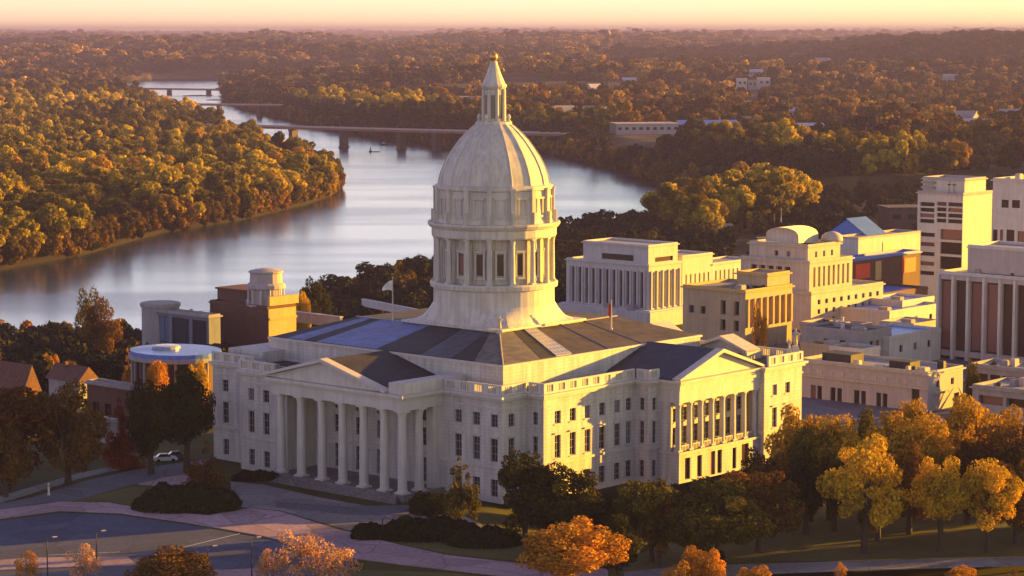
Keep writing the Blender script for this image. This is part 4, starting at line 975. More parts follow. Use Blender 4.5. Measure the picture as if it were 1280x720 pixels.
# ------------------------------------------------------------------ city buildings
class Bld:
    """box building in the street grid: xc front corner, xl / xr ends of the left and right faces (pixels), Y distance"""
    def __init__(s, name, label, xc, xl, xr, Y, ytop, mat, cat='building', base=None, trim=None):
        X, Y, zt = atd(xc, ytop, Y); s.b0 = (hz(X, Y)-2) if base is None else base
        s.e = empty(name, (X, Y, s.b0), ROT, label=label, cat=cat); s.X, s.Y = X, Y
        s.a = s.len(xl, 'L'); s.b = s.len(xr, 'R'); s.h = zt-s.b0; s.mat = mat; s.w = MB(); s.t = MB(); s.tm = trim or mat; s.xc = xc; s.nw = 0
    def len(s, px, side):     # solve distance along a face to reach image column px
        d = Lv if side == 'L' else Rv; k = (px-640)/F
        # X+d0*t = k*(Y*cosP...)  (depth along the view axis, ignoring height)
        c = math.cos(P); z = 70*math.sin(P)
        return abs((k*(s.Y*c+z)-s.X)/(d[0]-k*d[1]*c))
    def u(s, px): return s.len(px, 'R')
    def v(s, px): return s.len(px, 'L')
    def z(s, py, u=0, v=0):
        Y = s.Y+u*Rv[1]+v*Lv[1]; return atd(0, py, Y)[2]-s.b0
    def box(s, z0=0, z1=None, u0=0, u1=None, v0=0, v1=None, hR=(), hL=(), kind='std', dep=.4, cornice=.5):
        u1 = s.b if u1 is None else u1; v1 = s.a if v1 is None else v1; z1 = s.h if z1 is None else z1
        s.w.block(u0, u1, v0, v1, z0, z1, hR, hL, dep)
        s.t.box(u0-.03, u1+.03, v0-.03, v0+.3, z1+.002, z1+.7); s.t.box(u0-.03, u0+.3, v0+.302, v1+.03, z1+.002, z1+.7)
        s.t.box(u0+.302, u1+.03, v1-.3, v1+.03, z1+.002, z1+.7); s.t.box(u1-.3, u1+.03, v0+.302, v1-.302, z1+.002, z1+.7)
        if cornice:
            s.t.box(u0-cornice, u1+cornice, v0-cornice, v0-.035, z1-.1, z1+.25); s.t.box(u0-cornice, u0-.035, v0-.034, v1+cornice, z1-.1, z1+.25)
        for f, c, hs in (('R', v0, hR), ('L', u0, hL)):
            for q in hs:
                if s.nw < 100: window(s.e, f, c, q, kind, dep); s.nw += 1
        r = MB(); r.box(u0+.31, u1-.31, v0+.31, v1-.31, z1+.01, z1+.05); r.build('flat_roof', s.roof if hasattr(s, 'roof') else M['greyr'], s.e)
        return s
    def done(s):
        r = random.Random(int(s.xc*7+s.h)); U = min(s.b, 40); V = min(s.a, 40)
        if U > 5 and V > 5:
            for k in range(r.randint(3, 6)):
                u0, v0 = r.uniform(1, U-3), r.uniform(1, V-3); a_, b_ = r.uniform(.7, 2.2), r.uniform(.7, 2.2); h_ = r.uniform(.6, 1.7); m = MB(); z_ = s.h+.03
                if r.random() < .3: m.lathe([(.5, z_), (.5, z_+h_), (.65, z_+h_+.05), (.65, z_+h_+.25), (.1, z_+h_+.4)], 12, u0, v0)
                else: m.box(u0, u0+a_, v0, v0+b_, z_, z_+h_); m.box(u0+.12, u0+a_-.12, v0+.12, v0+b_-.12, z_+h_, z_+h_+.14); m.tube([(u0+a_, v0+.4, z_+.3), (u0+a_+2, v0+.4, z_+.3)], [.15, .15], 5)
                m.build('roof_unit', M[r.choice(['greyr', 'white', 'darkmetal', 'pink'])], s.e)
        s.w.build('wall', s.mat, s.e)
        if s.t.v: s.t.build('parapet', s.tm, s.e)
        return s.e
    def plant(s, *bs, mat='greyr', name='roof_unit'):
        for u0, u1, v0, v1, z0, z1 in bs:
            m = MB(); m.box(u0, u1, v0, v1, z0, z1); m.box(u0+.1, u1-.1, v0+.1, v1-.1, z1, z1+.15); m.build(name, M[mat], s.e)

# white colonnaded building
B = Bld('colonnaded_building', 'white building with tall pilastered windows right of the dome, behind the capitol roof', 811, 708, 852, 800, 333, M['white'], trim=M['white'])
zb = B.z(386); zt = B.z(341)
cl = lin(1.5, B.a-1.5, 11); cr = lin(1.2, B.b-1.0, 5)
B.box(hL=grid(cl, 1.25, [(zb, zt)]), hR=grid(cr, 1.3, [(zb, zt)]), kind='dark', dep=1.0)
pz = B.z(309, 1, 1)
B.box(z0=B.h+.01, z1=pz, u0=.9, u1=B.b-1, v0=.9, v1=B.v(727), hR=[(B.b*.25, B.b*.8, B.h+1.0, B.h+2.6)], hL=[(B.v(790), B.v(750), B.h+1.2, B.h+3.2)], kind='dark')
for v in [1.5+(B.a-3)/11*k for k in range(12)]: B.t.box(-.45, -.01, v-.3, v+.3, zb-.5, zt+.4)
for u in [1.2+(B.b-2.2)/5*k for k in range(6)]: B.t.box(u-.3, u+.3, -.45, -.01, zb-.5, zt+.4)
B.t.box(-3.5, B.b+3, -3.5, B.a+2, 0, zb-.8); B.t.box(-2.4, B.b+2, -2.4, B.a+1, zb-.8, zb-.4)
B.plant((-3, -1.6, 4, 7, zb-.8, zb+1.2), (-3, -1.6, 14, 17, zb-.8, zb+.8))
B.done()
# yellow-lit extension
B = Bld('long_wing_building', 'low sunlit wing with rows of narrow slit windows joined behind the white colonnaded building', 853, 845, 943, 822, 322, M['white'])
un = B.u(891)
B.box(z1=B.h, u1=un, v1=14, hR=grid(lin(1, un-1, 6), .9, [(B.z(360), B.z(344))]), kind='plain', dep=.5)
z2 = B.z(331, un); B.box(z1=z2, u0=un+.02, v1=12, hR=grid(lin(un+.8, B.b-1, 9), .9, [(z2-6.2, z2-2.2)]), kind='plain', dep=.5); B.done()
# beige building; sunlight on its right face put into ochre pilasters and trim
B = Bld('beige_building', 'beige stone building with an ochre sunlit colonnade front right of the capitol roof', 932, 887, 990, 600, 366, M['beige'], trim=M['ochre'])
z0, z1 = B.z(408), B.z(376)
B.box(hL=grid([B.a*.25, B.a*.62], 1.6, [(B.z(396), B.z(378)), (B.z(416), B.z(402))]), hR=grid(lin(.8, B.b-.8, 7), 1.25, [(z0, z1)]), kind='plain', dep=.9)
for u in [.8+(B.b-1.6)/7*k for k in range(8)]: B.t.box(u-.32, u+.32, -.6, -.01, z0-.4, z1+.3)
B.box(z0=0, z1=B.z(366), u0=.5, u1=B.b, v0=B.a+.02, v1=B.a+9, hL=grid([B.a+2.5, B.a+6.2], 1.6, [(B.z(398), B.z(388))]), kind='plain')
B.box(z0=B.h+.71, z1=B.h+3.4, u0=B.b*.5, u1=B.b-.3, v0=.6, v1=B.a-1)
B.plant((1, 3, 2, 4, B.h, B.h+1.5)); B.done()
# tiered classical building
B = Bld('tiered_building', 'stepped cream building with a vaulted top and a sunlit wall of square windows', 1014, 989, 1104, 640, 368, M['cream'], trim=M['cream'])
B.box(hR=grid(lin(2, B.b-1, 9), 1.35, [(B.z(382), B.z(376)), (B.z(394), B.z(388)), (B.z(406), B.z(400))]), v1=22, dep=.4, kind='plain')
E1 = B
Bt = B; h1 = B.h
um = B.u(1062); zc = B.z(330)
B.box(z0=h1+.01, z1=zc, u0=.8, u1=um+3, v0=1.2, v1=24, hR=grid(lin(2.0, um+2, 8), 1.05, [(h1+1.6, zc-1.2)]), hL=grid(lin(7, 21, 5), 2.0, [(h1+1.4, zc-1.4)]), kind='dark', dep=1.0)
zd = zc+4.2
B.box(z0=zc+.01, z1=zd, u0=2, u1=um-1, v0=2.6, v1=22, hR=grid(lin(4, um-3, 3), 1., [(zc+1.2, zc+2.8)]), hL=grid([9, 13], 1.1, [(zc+1.3, zc+2.7)]), kind='plain')
B.done()
vt = MB(); n = 14; v0_, v1_, u0_, u1_ = 7, 18, 4, um-5
pr = [((v0_+v1_)/2-(v1_-v0_)/2*math.cos(math.pi*k/n), zd+.7+1.8*0+4.0*math.sin(math.pi*k/n)**.45) for k in range(n+1)]
vt.add([(u0_, v, z) for v, z in pr]+[(u1_, v, z) for v, z in pr], [tuple(range(n+1)), tuple(range(n+1, 2*n+2))]+[(k, k+1, n+2+k, n+1+k) for k in range(n)])
vt.build('vault', M['white'], B.e, True)
vd = MB(); vd.lathe([(3.0, zd+.6), (3.0, zd+1.2), (2.7, zd+2.2), (1.8, zd+2.9), (.8, zd+3.2), (.1, zd+3.3)], 20, um-1.5, 5); vd.build('small_dome', M['cream'], B.e, True)
vm = MB(); vm.tube([(um*.3, 14, zd+6), (um*.3, 14, zd+9.5)], [.12, .06], 6); vm.build('mast', M['white'], B.e)
# blue-roofed hall
B = Bld('blue_roofed_hall', 'pale hall with a gabled bright blue roof behind the vaulted building', 1086, 1036, 1108, 730, 300, M['blueroof'], trim=M['white'])
B.box(cornice=0, v1=16)
g_ = MB(); vm_ = 8
g_.add([(0, 0, B.h+.75), (0, 16, B.h+.75), (0, 8, B.h+6), (B.b, 0, B.h+.75), (B.b, 16, B.h+.75), (B.b, 8, B.h+6)], [(0, 1, 2), (3, 4, 5)]); g_.build('gable', M['blueroof'], B.e)
g2 = MB(); g2.add([(-.5, -.6, B.h+.72), (B.b+.5, -.6, B.h+.72), (-.5, 8, B.h+6.25), (B.b+.5, 8, B.h+6.25), (-.5, 16.6, B.h+.72), (B.b+.5, 16.6, B.h+.72)], [(0, 1, 3, 2), (2, 3, 5, 4)]); g2.build('roof', M['blueroof'], B.e); B.done()
B = Bld('pale_hall', 'wide pale hall with a teal panel on its wall left of the banded tower', 1073, 1068, 1150, 715, 300, M['white'], trim=M['pink'])
B.box(v1=9, cornice=0)
q = MB(); q.box(B.u(1103), B.u(1118), -.15, -.01, B.h-7, B.h-1.5); q.build('teal_panel', M['teal'], B.e); B.done()
B = Bld('red_storefront', 'low dark storefront with bright red panels in front of the pale hall', 1067, 1060, 1150, 690, 326, M['brick'], trim=M['blueroof'])
B.box(v1=6, hR=grid(lin(6, B.b-2, 5), 2.2, [(3, 7.5)]), kind='dark')
for a, b_ in ((1069, 1087), (1127, 1144)):
    q = MB(); q.box(B.u(a), B.u(b_), -.2, -.01, B.h-5.5, B.h-1.2); q.build('red_panel', M['red'], B.e)
q = MB(); q.box(B.u(1094), B.u(1101), -.2, -.01, B.h-6.5, B.h-1); q.build('ochre_panel', M['ochre'], B.e); B.done()
# banded tower
B = Bld('banded_tower', 'tall white tower with dark horizontal window bands near the right edge', 1204, 1146, 1239, 760, 244, M['white'], trim=M['pink'])
hs = []
for k, (ya, yb) in enumerate([(258, 253), (265, 260), (272, 267), (279, 274)]):
    hs += [(B.v(1202), B.v(1184), B.z(ya, 0, 4), B.z(yb, 0, 4)), (B.v(1182), B.v(1170), B.z(ya, 0, 4), B.z(yb, 0, 4)), (B.v(1167), B.v(1149), B.z(ya, 0, 12), B.z(yb, 0, 12))]
for ya, yb in [(296, 291), (308, 303), (320, 315), (332, 327), (344, 339)]: hs.append((B.v(1168), B.v(1150), B.z(ya, 0, 12), B.z(yb, 0, 12)))
hs += [(B.v(1202), B.v(1175), B.z(300, 0, 4), B.z(287, 0, 4)), (B.v(1202), B.v(1175), B.z(318, 0, 4), B.z(303, 0, 4)), (B.v(1202), B.v(1175), B.z(337, 0, 4), B.z(321, 0, 4))]
hs = [(min(a, b_), max(a, b_), z0, z1) for a, b_, z0, z1 in hs]
B.box(hL=hs, kind='dark', dep=.8)
B.box(z0=B.h+.01, z1=B.z(224, 0, 12), u0=1.0, u1=B.b-4, v0=B.v(1203), v1=B.v(1150))
ph = MB(); ph.box(-.2, 1.0, B.v(1166), B.v(1150), B.h+1.5, B.h+2.2); ph.box(-.2, 1.0, B.v(1166), B.v(1150), B.h+3.2, B.h+3.8); ph.build('louvres', M['greyr'], B.e)
aa = MB()
for v in (3.2, 5.0): aa.tube([(-.3, v, B.h+.5), (-.3, v, B.h+4.5)], [.12, .06], 6); aa.box(-.6, 0, v-.5, v+.5, B.h+3, B.h+3.3)
aa.build('antenna', M['darkmetal'], B.e); B.done()
# upper right white block
B = Bld('white_office_block', 'plain white office block with few dark windows above the dark glass building', 1300, 1239, 1345, 700, 228, M['white'])
cs = [B.v(x) for x in (1242, 1250, 1261, 1274)]
B.box(hL=[(min(B.v(1259), B.v(1250)), max(B.v(1259), B.v(1250)), B.z(260, 0, 10), B.z(250, 0, 10)), (B.v(1273), B.v(1263), B.z(260, 0, 8), B.z(250, 0, 8)),
          (B.v(1246), B.v(1240), B.z(302, 0, 14), B.z(287, 0, 14)), (B.v(1253), B.v(1249), B.z(302, 0, 12), B.z(287, 0, 12)), (B.v(1267), B.v(1257), B.z(302, 0, 10), B.z(287, 0, 10)), (B.v(1284), B.v(1271), B.z(303, 0, 6), B.z(289, 0, 6))], kind='dark')
B.plant((1, 3, B.v(1270), B.v(1264), B.h, B.h+2), mat='cream'); B.done()
# dark glass building with white piers
B = Bld('dark_glass_building', 'dark brown glass office building divided by tall white piers at the right edge', 1345, 1173, 1400, 560, 355, M['pink'], trim=M['white'])
pv = [B.v(x) for x in (1172.5, 1191, 1209.5, 1229.5, 1249.5, 1268, 1287, 1306, 1325, 1345)]
hs = []
for a, b_ in zip(pv[:-1], pv[1:]): hs += [(b_+.55, a-.55, B.z(437, 0, (a+b_)/2), B.z(345, 0, (a+b_)/2)-.2)]
zlo = min(h[2] for h in hs); ztop = B.h-1.3
hs = [(h[0], h[1], zlo, ztop) for h in hs]+[(h[0], h[1], zlo-3.6, zlo-1.4) for h in hs]
B.box(hL=hs, kind='dark', dep=.9, cornice=.3)
for a in pv: B.t.box(-.5, -.01, max(a-.32, 0), a+.32, 0, B.h-.3)
B.box(z0=B.h+.71, z1=B.z(316, 0, 10), u0=1.5, u1=16, v0=4, v1=B.v(1204), cornice=.2)
B.plant((1.6, 4, B.v(1218), B.v(1212), B.h+5, B.h+7), (1.6, 4, B.v(1246), B.v(1238), B.h+5, B.h+6.5), mat='cream'); B.done()
# low cream building
B = Bld('cream_building', 'long low cream building with paired dark windows and a sunlit end, behind the golden trees', 1160, 1000, 1204, 500, 469, M['pink'], trim=M['cream'])
zw0, zw1 = B.z(509, 0, 12), B.z(491, 0, 12)
hs = []
for x0, x1, x2, x3 in ((1014, 1020.5, 1022, 1028), (1038.5, 1045, 1047, 1053), (1068, 1075, 1077, 1083), (1096, 1102, 1104, 1110)):
    hs += [(B.v(x1), B.v(x0), zw0-.4, zw1), (B.v(x3), B.v(x2), zw0-.4, zw1)]
hs.append((B.v(1150), B.v(1140), zw0-.3, zw1+2))
B.box(hL=hs, hR=[(B.u(1171), B.u(1175), B.h-3, B.h-1.6), (B.u(1189), B.u(1193), B.h-3, B.h-1.6), (B.u(1193), B.u(1200), B.h-9, B.h-5)], v1=B.a, kind='dark', dep=.5)
B.t.box(-.5, -.01, 0, B.a, zw1+1.8, zw1+2.2); 
for v in lin(1, B.a-1, 11): B.t.box(-.12, -.01, v-.8, v+.8, zw1+2.7, zw1+3.5)
B.t.box(B.u(1168), B.u(1186), -.5, -.01, B.h-4.4, B.h-4.0)
rc = MB(); rc.box(3, 7, B.v(1128), B.v(1102), B.h+.05, B.h+1.8); rc.build('roof_unit', M['roof_dark'], B.e)
rc = MB(); rc.box(3, 8, B.v(1054), B.v(1018), B.h+.05, B.h+2.0); rc.build('roof_unit', M['roof_dark'], B.e)
B.plant((1.2, 2.4, B.v(1070), B.v(1062), B.h, B.h+1.2), (1.2, 2.2, B.v(1132), B.v(1128), B.h, B.h+1.1), (2, 4, 2, 4, B.h, B.h+1), mat='cream'); B.done()
# low grey buildings between
for (nm, lab, xc, xl, xr, Y, yt, mt, rf, v1) in [
    ('grey_low_building', 'low grey building with a dark flat roof behind the long cream building', 1080, 1003, 1114, 560, 418, 'greyr', 'roof_brown', None),
    ('white_low_building', 'low white building with a pale blue flat roof left of the dark glass building', 1112, 1104, 1176, 565, 424, 'white', 'blueroof', 14),
    ('pale_shed', 'pale shed under the sunlit wall of square windows', 1060, 1000, 1090, 600, 411, 'pink', 'roof_dark', None),
    ('blue_roofed_warehouse', 'low warehouse with a large light blue roof beside the tall piers', 1112, 1098, 1178, 640, 392, 'white', 'blueroof', 22),
    ('flat_roofed_annex', 'small white annex with a pale blue roof just below the red panels', 1128, 1118, 1168, 655, 379, 'white', 'blueroof', 12),
    ('cream_annex', 'small cream annex with a pale roof between the warehouse and the dark glass building', 1142, 1130, 1174, 600, 408, 'cream', 'white', 10),
    ('brown_annex', 'low brown annex behind the roof of the long cream building', 1046, 1030, 1066, 545, 436, 'beige', 'roof_brown', 10),
    ('white_annex', 'tiny white flat-roofed annex beside the brown one behind the long cream building', 1078, 1066, 1100, 540, 440, 'white', 'blueroof', 9),
    ('dark_roofed_shop', 'small dark roofed shop under the red panels', 1100, 1094, 1160, 670, 370, 'brick', 'blueroof', 16)]:
    B = Bld(nm, lab, xc, xl, xr, Y, yt, M[mt]); B.roof = M[rf]
    hl = grid([B.a*.35, B.a*.6], 1.6, [(B.h-3.6, B.h-1.9)]) if B.a > 8 else ()
    B.box(hL=hl, hR=grid(lin(2, B.b-2, 3), 1.5, [(B.h-3.6, B.h-1.9)]), v1=v1, kind='dark', cornice=.15)
    B.plant((2, 4, 2, 5, B.h, B.h+1.2), mat='greyr'); B.done()
B = Bld('street_parade', 'low dark parade of shops at the foot of the dark glass building', 1330, 1212, 1360, 525, 470, M['greyr']); B.box(hL=grid(lin(3, B.a-2, 6), 2.6, [(B.h-4, B.h-1.4)]), kind='dark'); B.done()

B = Bld('parking_deck', 'long grey parking deck behind the golden trees at the right edge', 1330, 1216, 1372, 480, 497, M['greyr']); B.box(hL=[(1.5, B.a*.3, B.h-3.2, B.h-1.4), (B.a*.34, B.a*.62, B.h-3.2, B.h-1.4), (B.a*.66, B.a-1.5, B.h-3.2, B.h-1.4)], kind='dark', dep=1.2); B.done()
# brick building with round turret (left)
B = Bld('brick_building', 'dark brick building with a round white turret and an ochre sunlit end at the river', 334, 262, 369, 650, 386, M['brick'], trim=M['brick'])
B.box(cornice=.3, hL=grid(lin(6, B.a-4, 3), 1.3, [(4, 6.5)]), kind='dark', v1=B.a)
oc = MB(); oc.box(.3, B.b, -.25, -.01, 2, B.h-.2); oc.box(.3, B.b, -.7, -.26, B.h-3.2, B.h-2.6); oc.box(.3, B.b+.6, -.7, .4, B.h+.75, B.h+3.2)
oc.build('sunlit_end_wall', M['ochre'], B.e)  # sunlight on the right face put in as an ochre skin over the brick
up = MB(); up.block(4, 14, B.v(300), B.v(258), B.h, B.h+3.4); up.box(3.6, 14.4, B.v(300)-.3, B.v(258)+.5, B.h+3.4, B.h+3.9); up.build('upper_storey', M['brick'], B.e)
tu = MB(); zt = B.h; cx, cy = 5.5, B.v(314)
tu.lathe([(4.3, zt), (4.3, zt+4.6), (5.4, zt+4.9), (5.4, zt+5.8), (4.9, zt+6.2), (4.5, zt+6.4), (4.4, zt+9.0), (4.8, zt+9.2), (4.8, zt+9.6), (2.8, zt+10.1), (.1, zt+10.4)], 20, cx, cy); tr_ = tu.build('turret', M['pink'], B.e)
for k in range(12):
    a = k*math.pi/6; c_ = MB(); c_.lathe([(.3, zt), (.26, zt+4.7)], 6, cx+5.0*math.cos(a), cy+5.0*math.sin(a)); c_.build('turret_column', M['white'], tr_)
tb = MB(); tb.lathe([(5.9, zt+.02), (5.9, zt+.6)], 20, cx, cy); tb.build('turret_base', M['pink'], tr_); B.done()
# glass office left
B = Bld('glass_office', 'low blue-glass office with a rounded corner left of the brick building', 261, 186, 275, 640, 397, M['slateblue'], trim=M['greyr'])
B.box(hL=[(1, B.a*.28, 3, B.h-1), (B.a*.33, B.a*.62, 3, B.h-1), (B.a*.67, B.a-1.5, 3, B.h-1)], kind='blue', dep=.5, v1=B.a)
rc = MB(); rc.lathe([(5.2, 0), (5.2, B.h+.8), (5.6, B.h+.9), (5.6, B.h+1.8), (5.0, B.h+2), (.1, B.h+2.1)], 24, 4, B.a); rc.build('rounded_corner', M['greyr'], B.e); B.done()
# round canopy building
X, Y = at(216, 470, 0); Y = 505; X = (216-640)*Y/F; zt = atd(216, 437, Y)[2]
cb = empty('canopy_building', (X, Y, -.3), ROT, label='round pavilion with a bright blue flat roof behind the left end of the capitol', cat='pavilion')
m = MB(); 
def ell(r1, r2, z0, z1, n=36, hole=0):
    return [(r1*math.cos(2*math.pi*k/n), r2*math.sin(2*math.pi*k/n)) for k in range(n)]
m.prism(ell(9.0, 10.5, 0, 0), zt-.6, zt+.3); m.build('roof', M['blueroof'], cb)
m = MB(); m.prism(ell(9.3, 10.8, 0, 0), zt-1.5, zt-.61); m.build('fascia', M['greyr'], cb)
m = MB(); m.prism(ell(7.2, 8.6, 0, 0), 0, zt-1.5); m.build('wall', M['darkwall'], cb)
for k in range(16):
    a = 2*math.pi*k/16; m = MB(); m.lathe([(.3, 0), (.28, zt-1.5)], 8, 8.6*math.cos(a), 10.0*math.sin(a)); m.build('column', M['greyr'], cb)
m = MB(); m.lathe([(3, zt+.3), (3, zt+.8), (2.4, zt+1.0), (.1, zt+1.1)], 16, 0, 3); m.build('skylight', M['skylight'], cb)
# houses at the far left
def house(xc, xl, xr, Y, ytop, label, wall='brick', roof='terracotta', rise=3.6, name='gabled_house'):
    B = Bld(name, label, xc, xl, xr, Y, ytop, M[wall], cat='house')
    B.box(cornice=0, hL=grid(lin(1.5, B.a-1.5, 3), 1.1, [(2.5, 4)]), hR=grid(lin(1.5, B.b-1.5, 2), 1.1, [(2.5, 4)]), kind='plain')
    m = MB(); h = B.h+.72; a, b_ = B.a, B.b
    m.add([(-.6, -.6, h), (-.6, a+.6, h), (b_/2, -.6, h+rise), (b_/2, a+.6, h+rise), (b_+.6, -.6, h), (b_+.6, a+.6, h)], [(0, 1, 3, 2), (2, 3, 5, 4), (0, 2, 4), (1, 3, 5)])
    rf = m.build('roof', M[roof], B.e); c_ = MB(); c_.box(b_*.3, b_*.3+.8, a*.6, a*.6+.8, h, h+rise+.6); c_.build('chimney', M['brick'], rf); B.done()
house(30, -45, 47, 470, 496, 'brick house with a terracotta gabled roof at the left edge', rise=5.5)
house(98, 60, 120, 520, 482, 'small dark-roofed house half hidden by trees right of the terracotta roof', 'greyr', 'terracotta', 3.2)
B = Bld('low_hall', 'long low building with a flat grey roof between the trees left of the capitol', 163, 108, 178, 500, 487, M['brick'], trim=M['greyr']); B.box(hL=grid(lin(1.5, B.a-1, 3), 2.2, [(1.5, 4)]), kind='dark'); B.done()
B = Bld('garage', 'small pale garage beside the dark red tree', 131, 107, 146, 462, 530, M['greyr'], cat='garage')
B.box(cornice=.2); m = MB(); m.box(-.06, -.01, .8, B.a-1, 2.1, B.h-1.1); m.build('door', M['pink'], B.e); B.done()

# white terrace wall beyond the flagpole
def strip_wall(name, p, q, h, th, mat, label, cat, base=-3):
    dx, dy = q[0]-p[0], q[1]-p[1]; l = math.hypot(dx, dy); t = empty(name, (p[0], p[1], base), math.atan2(dy, dx), label=label, cat=cat)
    m = MB(); m.box(0, l, 0, th, 0, h-base); m.build('wall', mat, t); m = MB(); m.box(-.1, l+.1, -.15, th+.15, h-base, h-base+.3); m.build('coping', M['white'], t); return t
p = atd(452, 373, 800); q = atd(542, 379, 760); strip_wall('terrace_wall', p, q, p[2]-.4, 1, M['white'], 'long white terrace wall beside the river behind the white flag', 'wall', p[2]-2.6)
p = atd(330, 385, 690); q = atd(425, 389, 668); strip_wall('quay_wall', p, q, p[2]-.2, 1, M['cream'], 'low pale quay wall right of the ochre end of the brick building', 'wall', p[2]-3)

# ------------------------------------------------------------------ far buildings
def far_building(x0, x1, yt, yb, Y, mat, label, roof='flat', rm='greyr', n=5):
    X, Y, zt = atd((x0+x1)/2, yt, Y); zb = min(atd(0, yb, Y)[2], hz(X, Y))-3; wd = (x1-x0)*Y/F
    t = empty('far_building', (X, Y, zb), rad(8), label=label, cat='building'); h = zt-zb; dp = min(wd*.6, 60)
    m = MB(); m.box(-wd/2, wd/2, 0, dp, 0, h); m.build('wall', M[mat], t)
    m = MB()
    if roof == 'gable': m.add([(-wd/2-1, -1, h), (wd/2+1, -1, h), (wd/2+1, dp/2, h+wd*.1), (-wd/2-1, dp/2, h+wd*.1), (-wd/2-1, dp+1, h), (wd/2+1, dp+1, h)], [(0, 1, 2, 3), (3, 2, 5, 4), (0, 3, 4), (1, 2, 5)])
    else: m.box(-wd/2-.5, wd/2+.5, -.5, dp+.5, h, h+1.2)
    m.build('roof', M[rm], t)
    for k in range(n):
        x = -wd/2+wd*(k+.5)/n; m = MB(); m.box(x-wd*.25/n, x+wd*.25/n, -.15, -.01, h*.62, h*.82); m.build('window', M['glass'], t)
    return t
for a in FARB: far_building(*a)

# scattered houses of the far valley
hm = MB(); hm.box(-6, 6, -4, 4, 0, 5); hr = MB(); hr.add([(-6.5, -4.6, 5), (6.5, -4.6, 5), (6.5, 0, 8.2), (-6.5, 0, 8.2), (-6.5, 4.6, 5), (6.5, 4.6, 5)], [(0, 1, 2, 3), (3, 2, 5, 4), (0, 3, 4), (1, 2, 5)])
hme = [hm.mesh('wall', M[k]) for k in ('white', 'cream', 'pink')]; hre = [hr.mesh('roof', M[k]) for k in ('greyr', 'roof_brown', 'white')]
hn = MB()
for x in (-4, -1, 3): hn.box(x-.6, x+.6, -4.1, -4.01, 1.6, 3.6)
hne = hn.mesh('windows', M['glass']); 
for k, (x, y, sc_) in enumerate(FARM):
    t = empty('farmhouse', (x, y, hz(x, y)-.3), rh.uniform(-.6, .6), label='small pale house among the trees of the far country right of the river', cat='house', group='scattered houses of the far country'); t.scale = (sc_*1.3, sc_, sc_)
    inst('wall', hme[k % 3], t, (0, 0, 0)); inst('roof', hre[k//2 % 3], t); inst('windows', hne, t)
# far lane in the valley, a thin pale line
def lane(pts, w_, z, mat, name):
    P2 = [at(x, y, z) for x, y in pts]; m = MB()
    for (ax, ay), (bx, by) in zip(P2[:-1], P2[1:]):
        k = max(2, int(math.hypot(bx-ax, by-ay)/25))
        for i_ in range(k):
            p = (ax+(bx-ax)*i_/k, ay+(by-ay)*i_/k); q = (ax+(bx-ax)*(i_+1)/k, ay+(by-ay)*(i_+1)/k)
            m.quad((p[0], p[1]-w_, hz(p[0], p[1]-w_)+.5), (q[0], q[1]-w_, hz(q[0], q[1]-w_)+.5), (q[0], q[1]+w_, hz(q[0], q[1]+w_)+.5), (p[0], p[1]+w_, hz(p[0], p[1]+w_)+.5))
    tag(m.build(name, mat), kind='structure')
lane([(850, 184), (920, 196), (990, 208), (1060, 213)], 9, -10, M['road'], 'valley_road')

# ------------------------------------------------------------------ bridges, river bits
def bridge(name, p0, p1, z, piers, label, wdt=10, th=2.4):
    dx, dy = p1[0]-p0[0], p1[1]-p0[1]; l = math.hypot(dx, dy); t = empty(name, (p0[0], p0[1], 0), math.atan2(dy, dx), label=label, cat='bridge')
    m = MB(); m.box(0, l, -wdt/2, wdt/2, z-th, z); m.build('deck', M['rust'], t)
    for s in (-1, 1):
        m = MB(); m.box(0, l, s*wdt/2-.2, s*wdt/2+.2, z+.01, z+1.1); m.build('railing', M['pink'], t)
    for px in piers:
        k = (px-640)/F; s = (k*p0[1]-p0[0])/(dx-k*dy); s = s*l
        m = MB(); m.box(s-1.9, s+1.9, -wdt*.42, wdt*.42, -29, z-th-1); m.box(s-2.0, s+2.0, -wdt*.48, wdt*.48, z-th-1.6, z-th-.01); m.box(s-2.3, s+2.3, -wdt*.5, wdt*.5, -29, -23.5); m.build('pier', M['pierstone'], t)
    return t
a = atd(255, 157, 2240); b_ = atd(720, 168, 2040)
bridge('river_bridge', (a[0], a[1]), (b_[0], b_[1]), -7.5, (300, 367, 430, 502, 546, 600, 650), 'long road bridge on slab piers crossing the river behind the dome', 11, 1.9)
a = atd(190, 133, 2950); b_ = atd(352, 133, 2900)
bridge('river_bridge', (a[0], a[1]), (b_[0], b_[1]), -9.5, (214, 275, 325), 'shorter bridge upstream of the long one, nearest the wooded bend', 9, 1.6)
a = atd(110, 113, 4050); b_ = atd(290, 117, 3900)
bridge('river_bridge', (a[0], a[1]), (b_[0], b_[1]), -15.5, (150, 213, 262), 'farthest bridge near where the river leaves view', 10, 1.8)
for k, (px, py, sx, sy) in enumerate([(247, 119.5, 26, 40), (270, 125, 16, 30), (470, 190, 4, 6)]):
    x, y = at(px, py, -25); m = MB(); m.lathe([(1, -.3), (.95, .25), (.6, .6), (.05, .8)], 16); o = m.build('sandbar', M['sand'], None, True); o.location = (x, y, -25); o.scale = (sx, sy, 1); tag(o, kind='structure')
# small channel buoy
x, y = at(463, 190, -25); t = empty('buoy', (x, y, -25.2), label='small dark channel buoy on the river below the long bridge', cat='buoy')
m = MB(); m.lathe([(.4, -.5), (1.6, 0), (1.6, .9), (.6, 1.4), (.5, 3.2), (.1, 3.6)], 12); m.build('float', M['darkmetal'], t); m = MB(); m.box(-.5, .5, -.05, .05, 3.4, 4.4); m.build('topmark', M['red'], t)
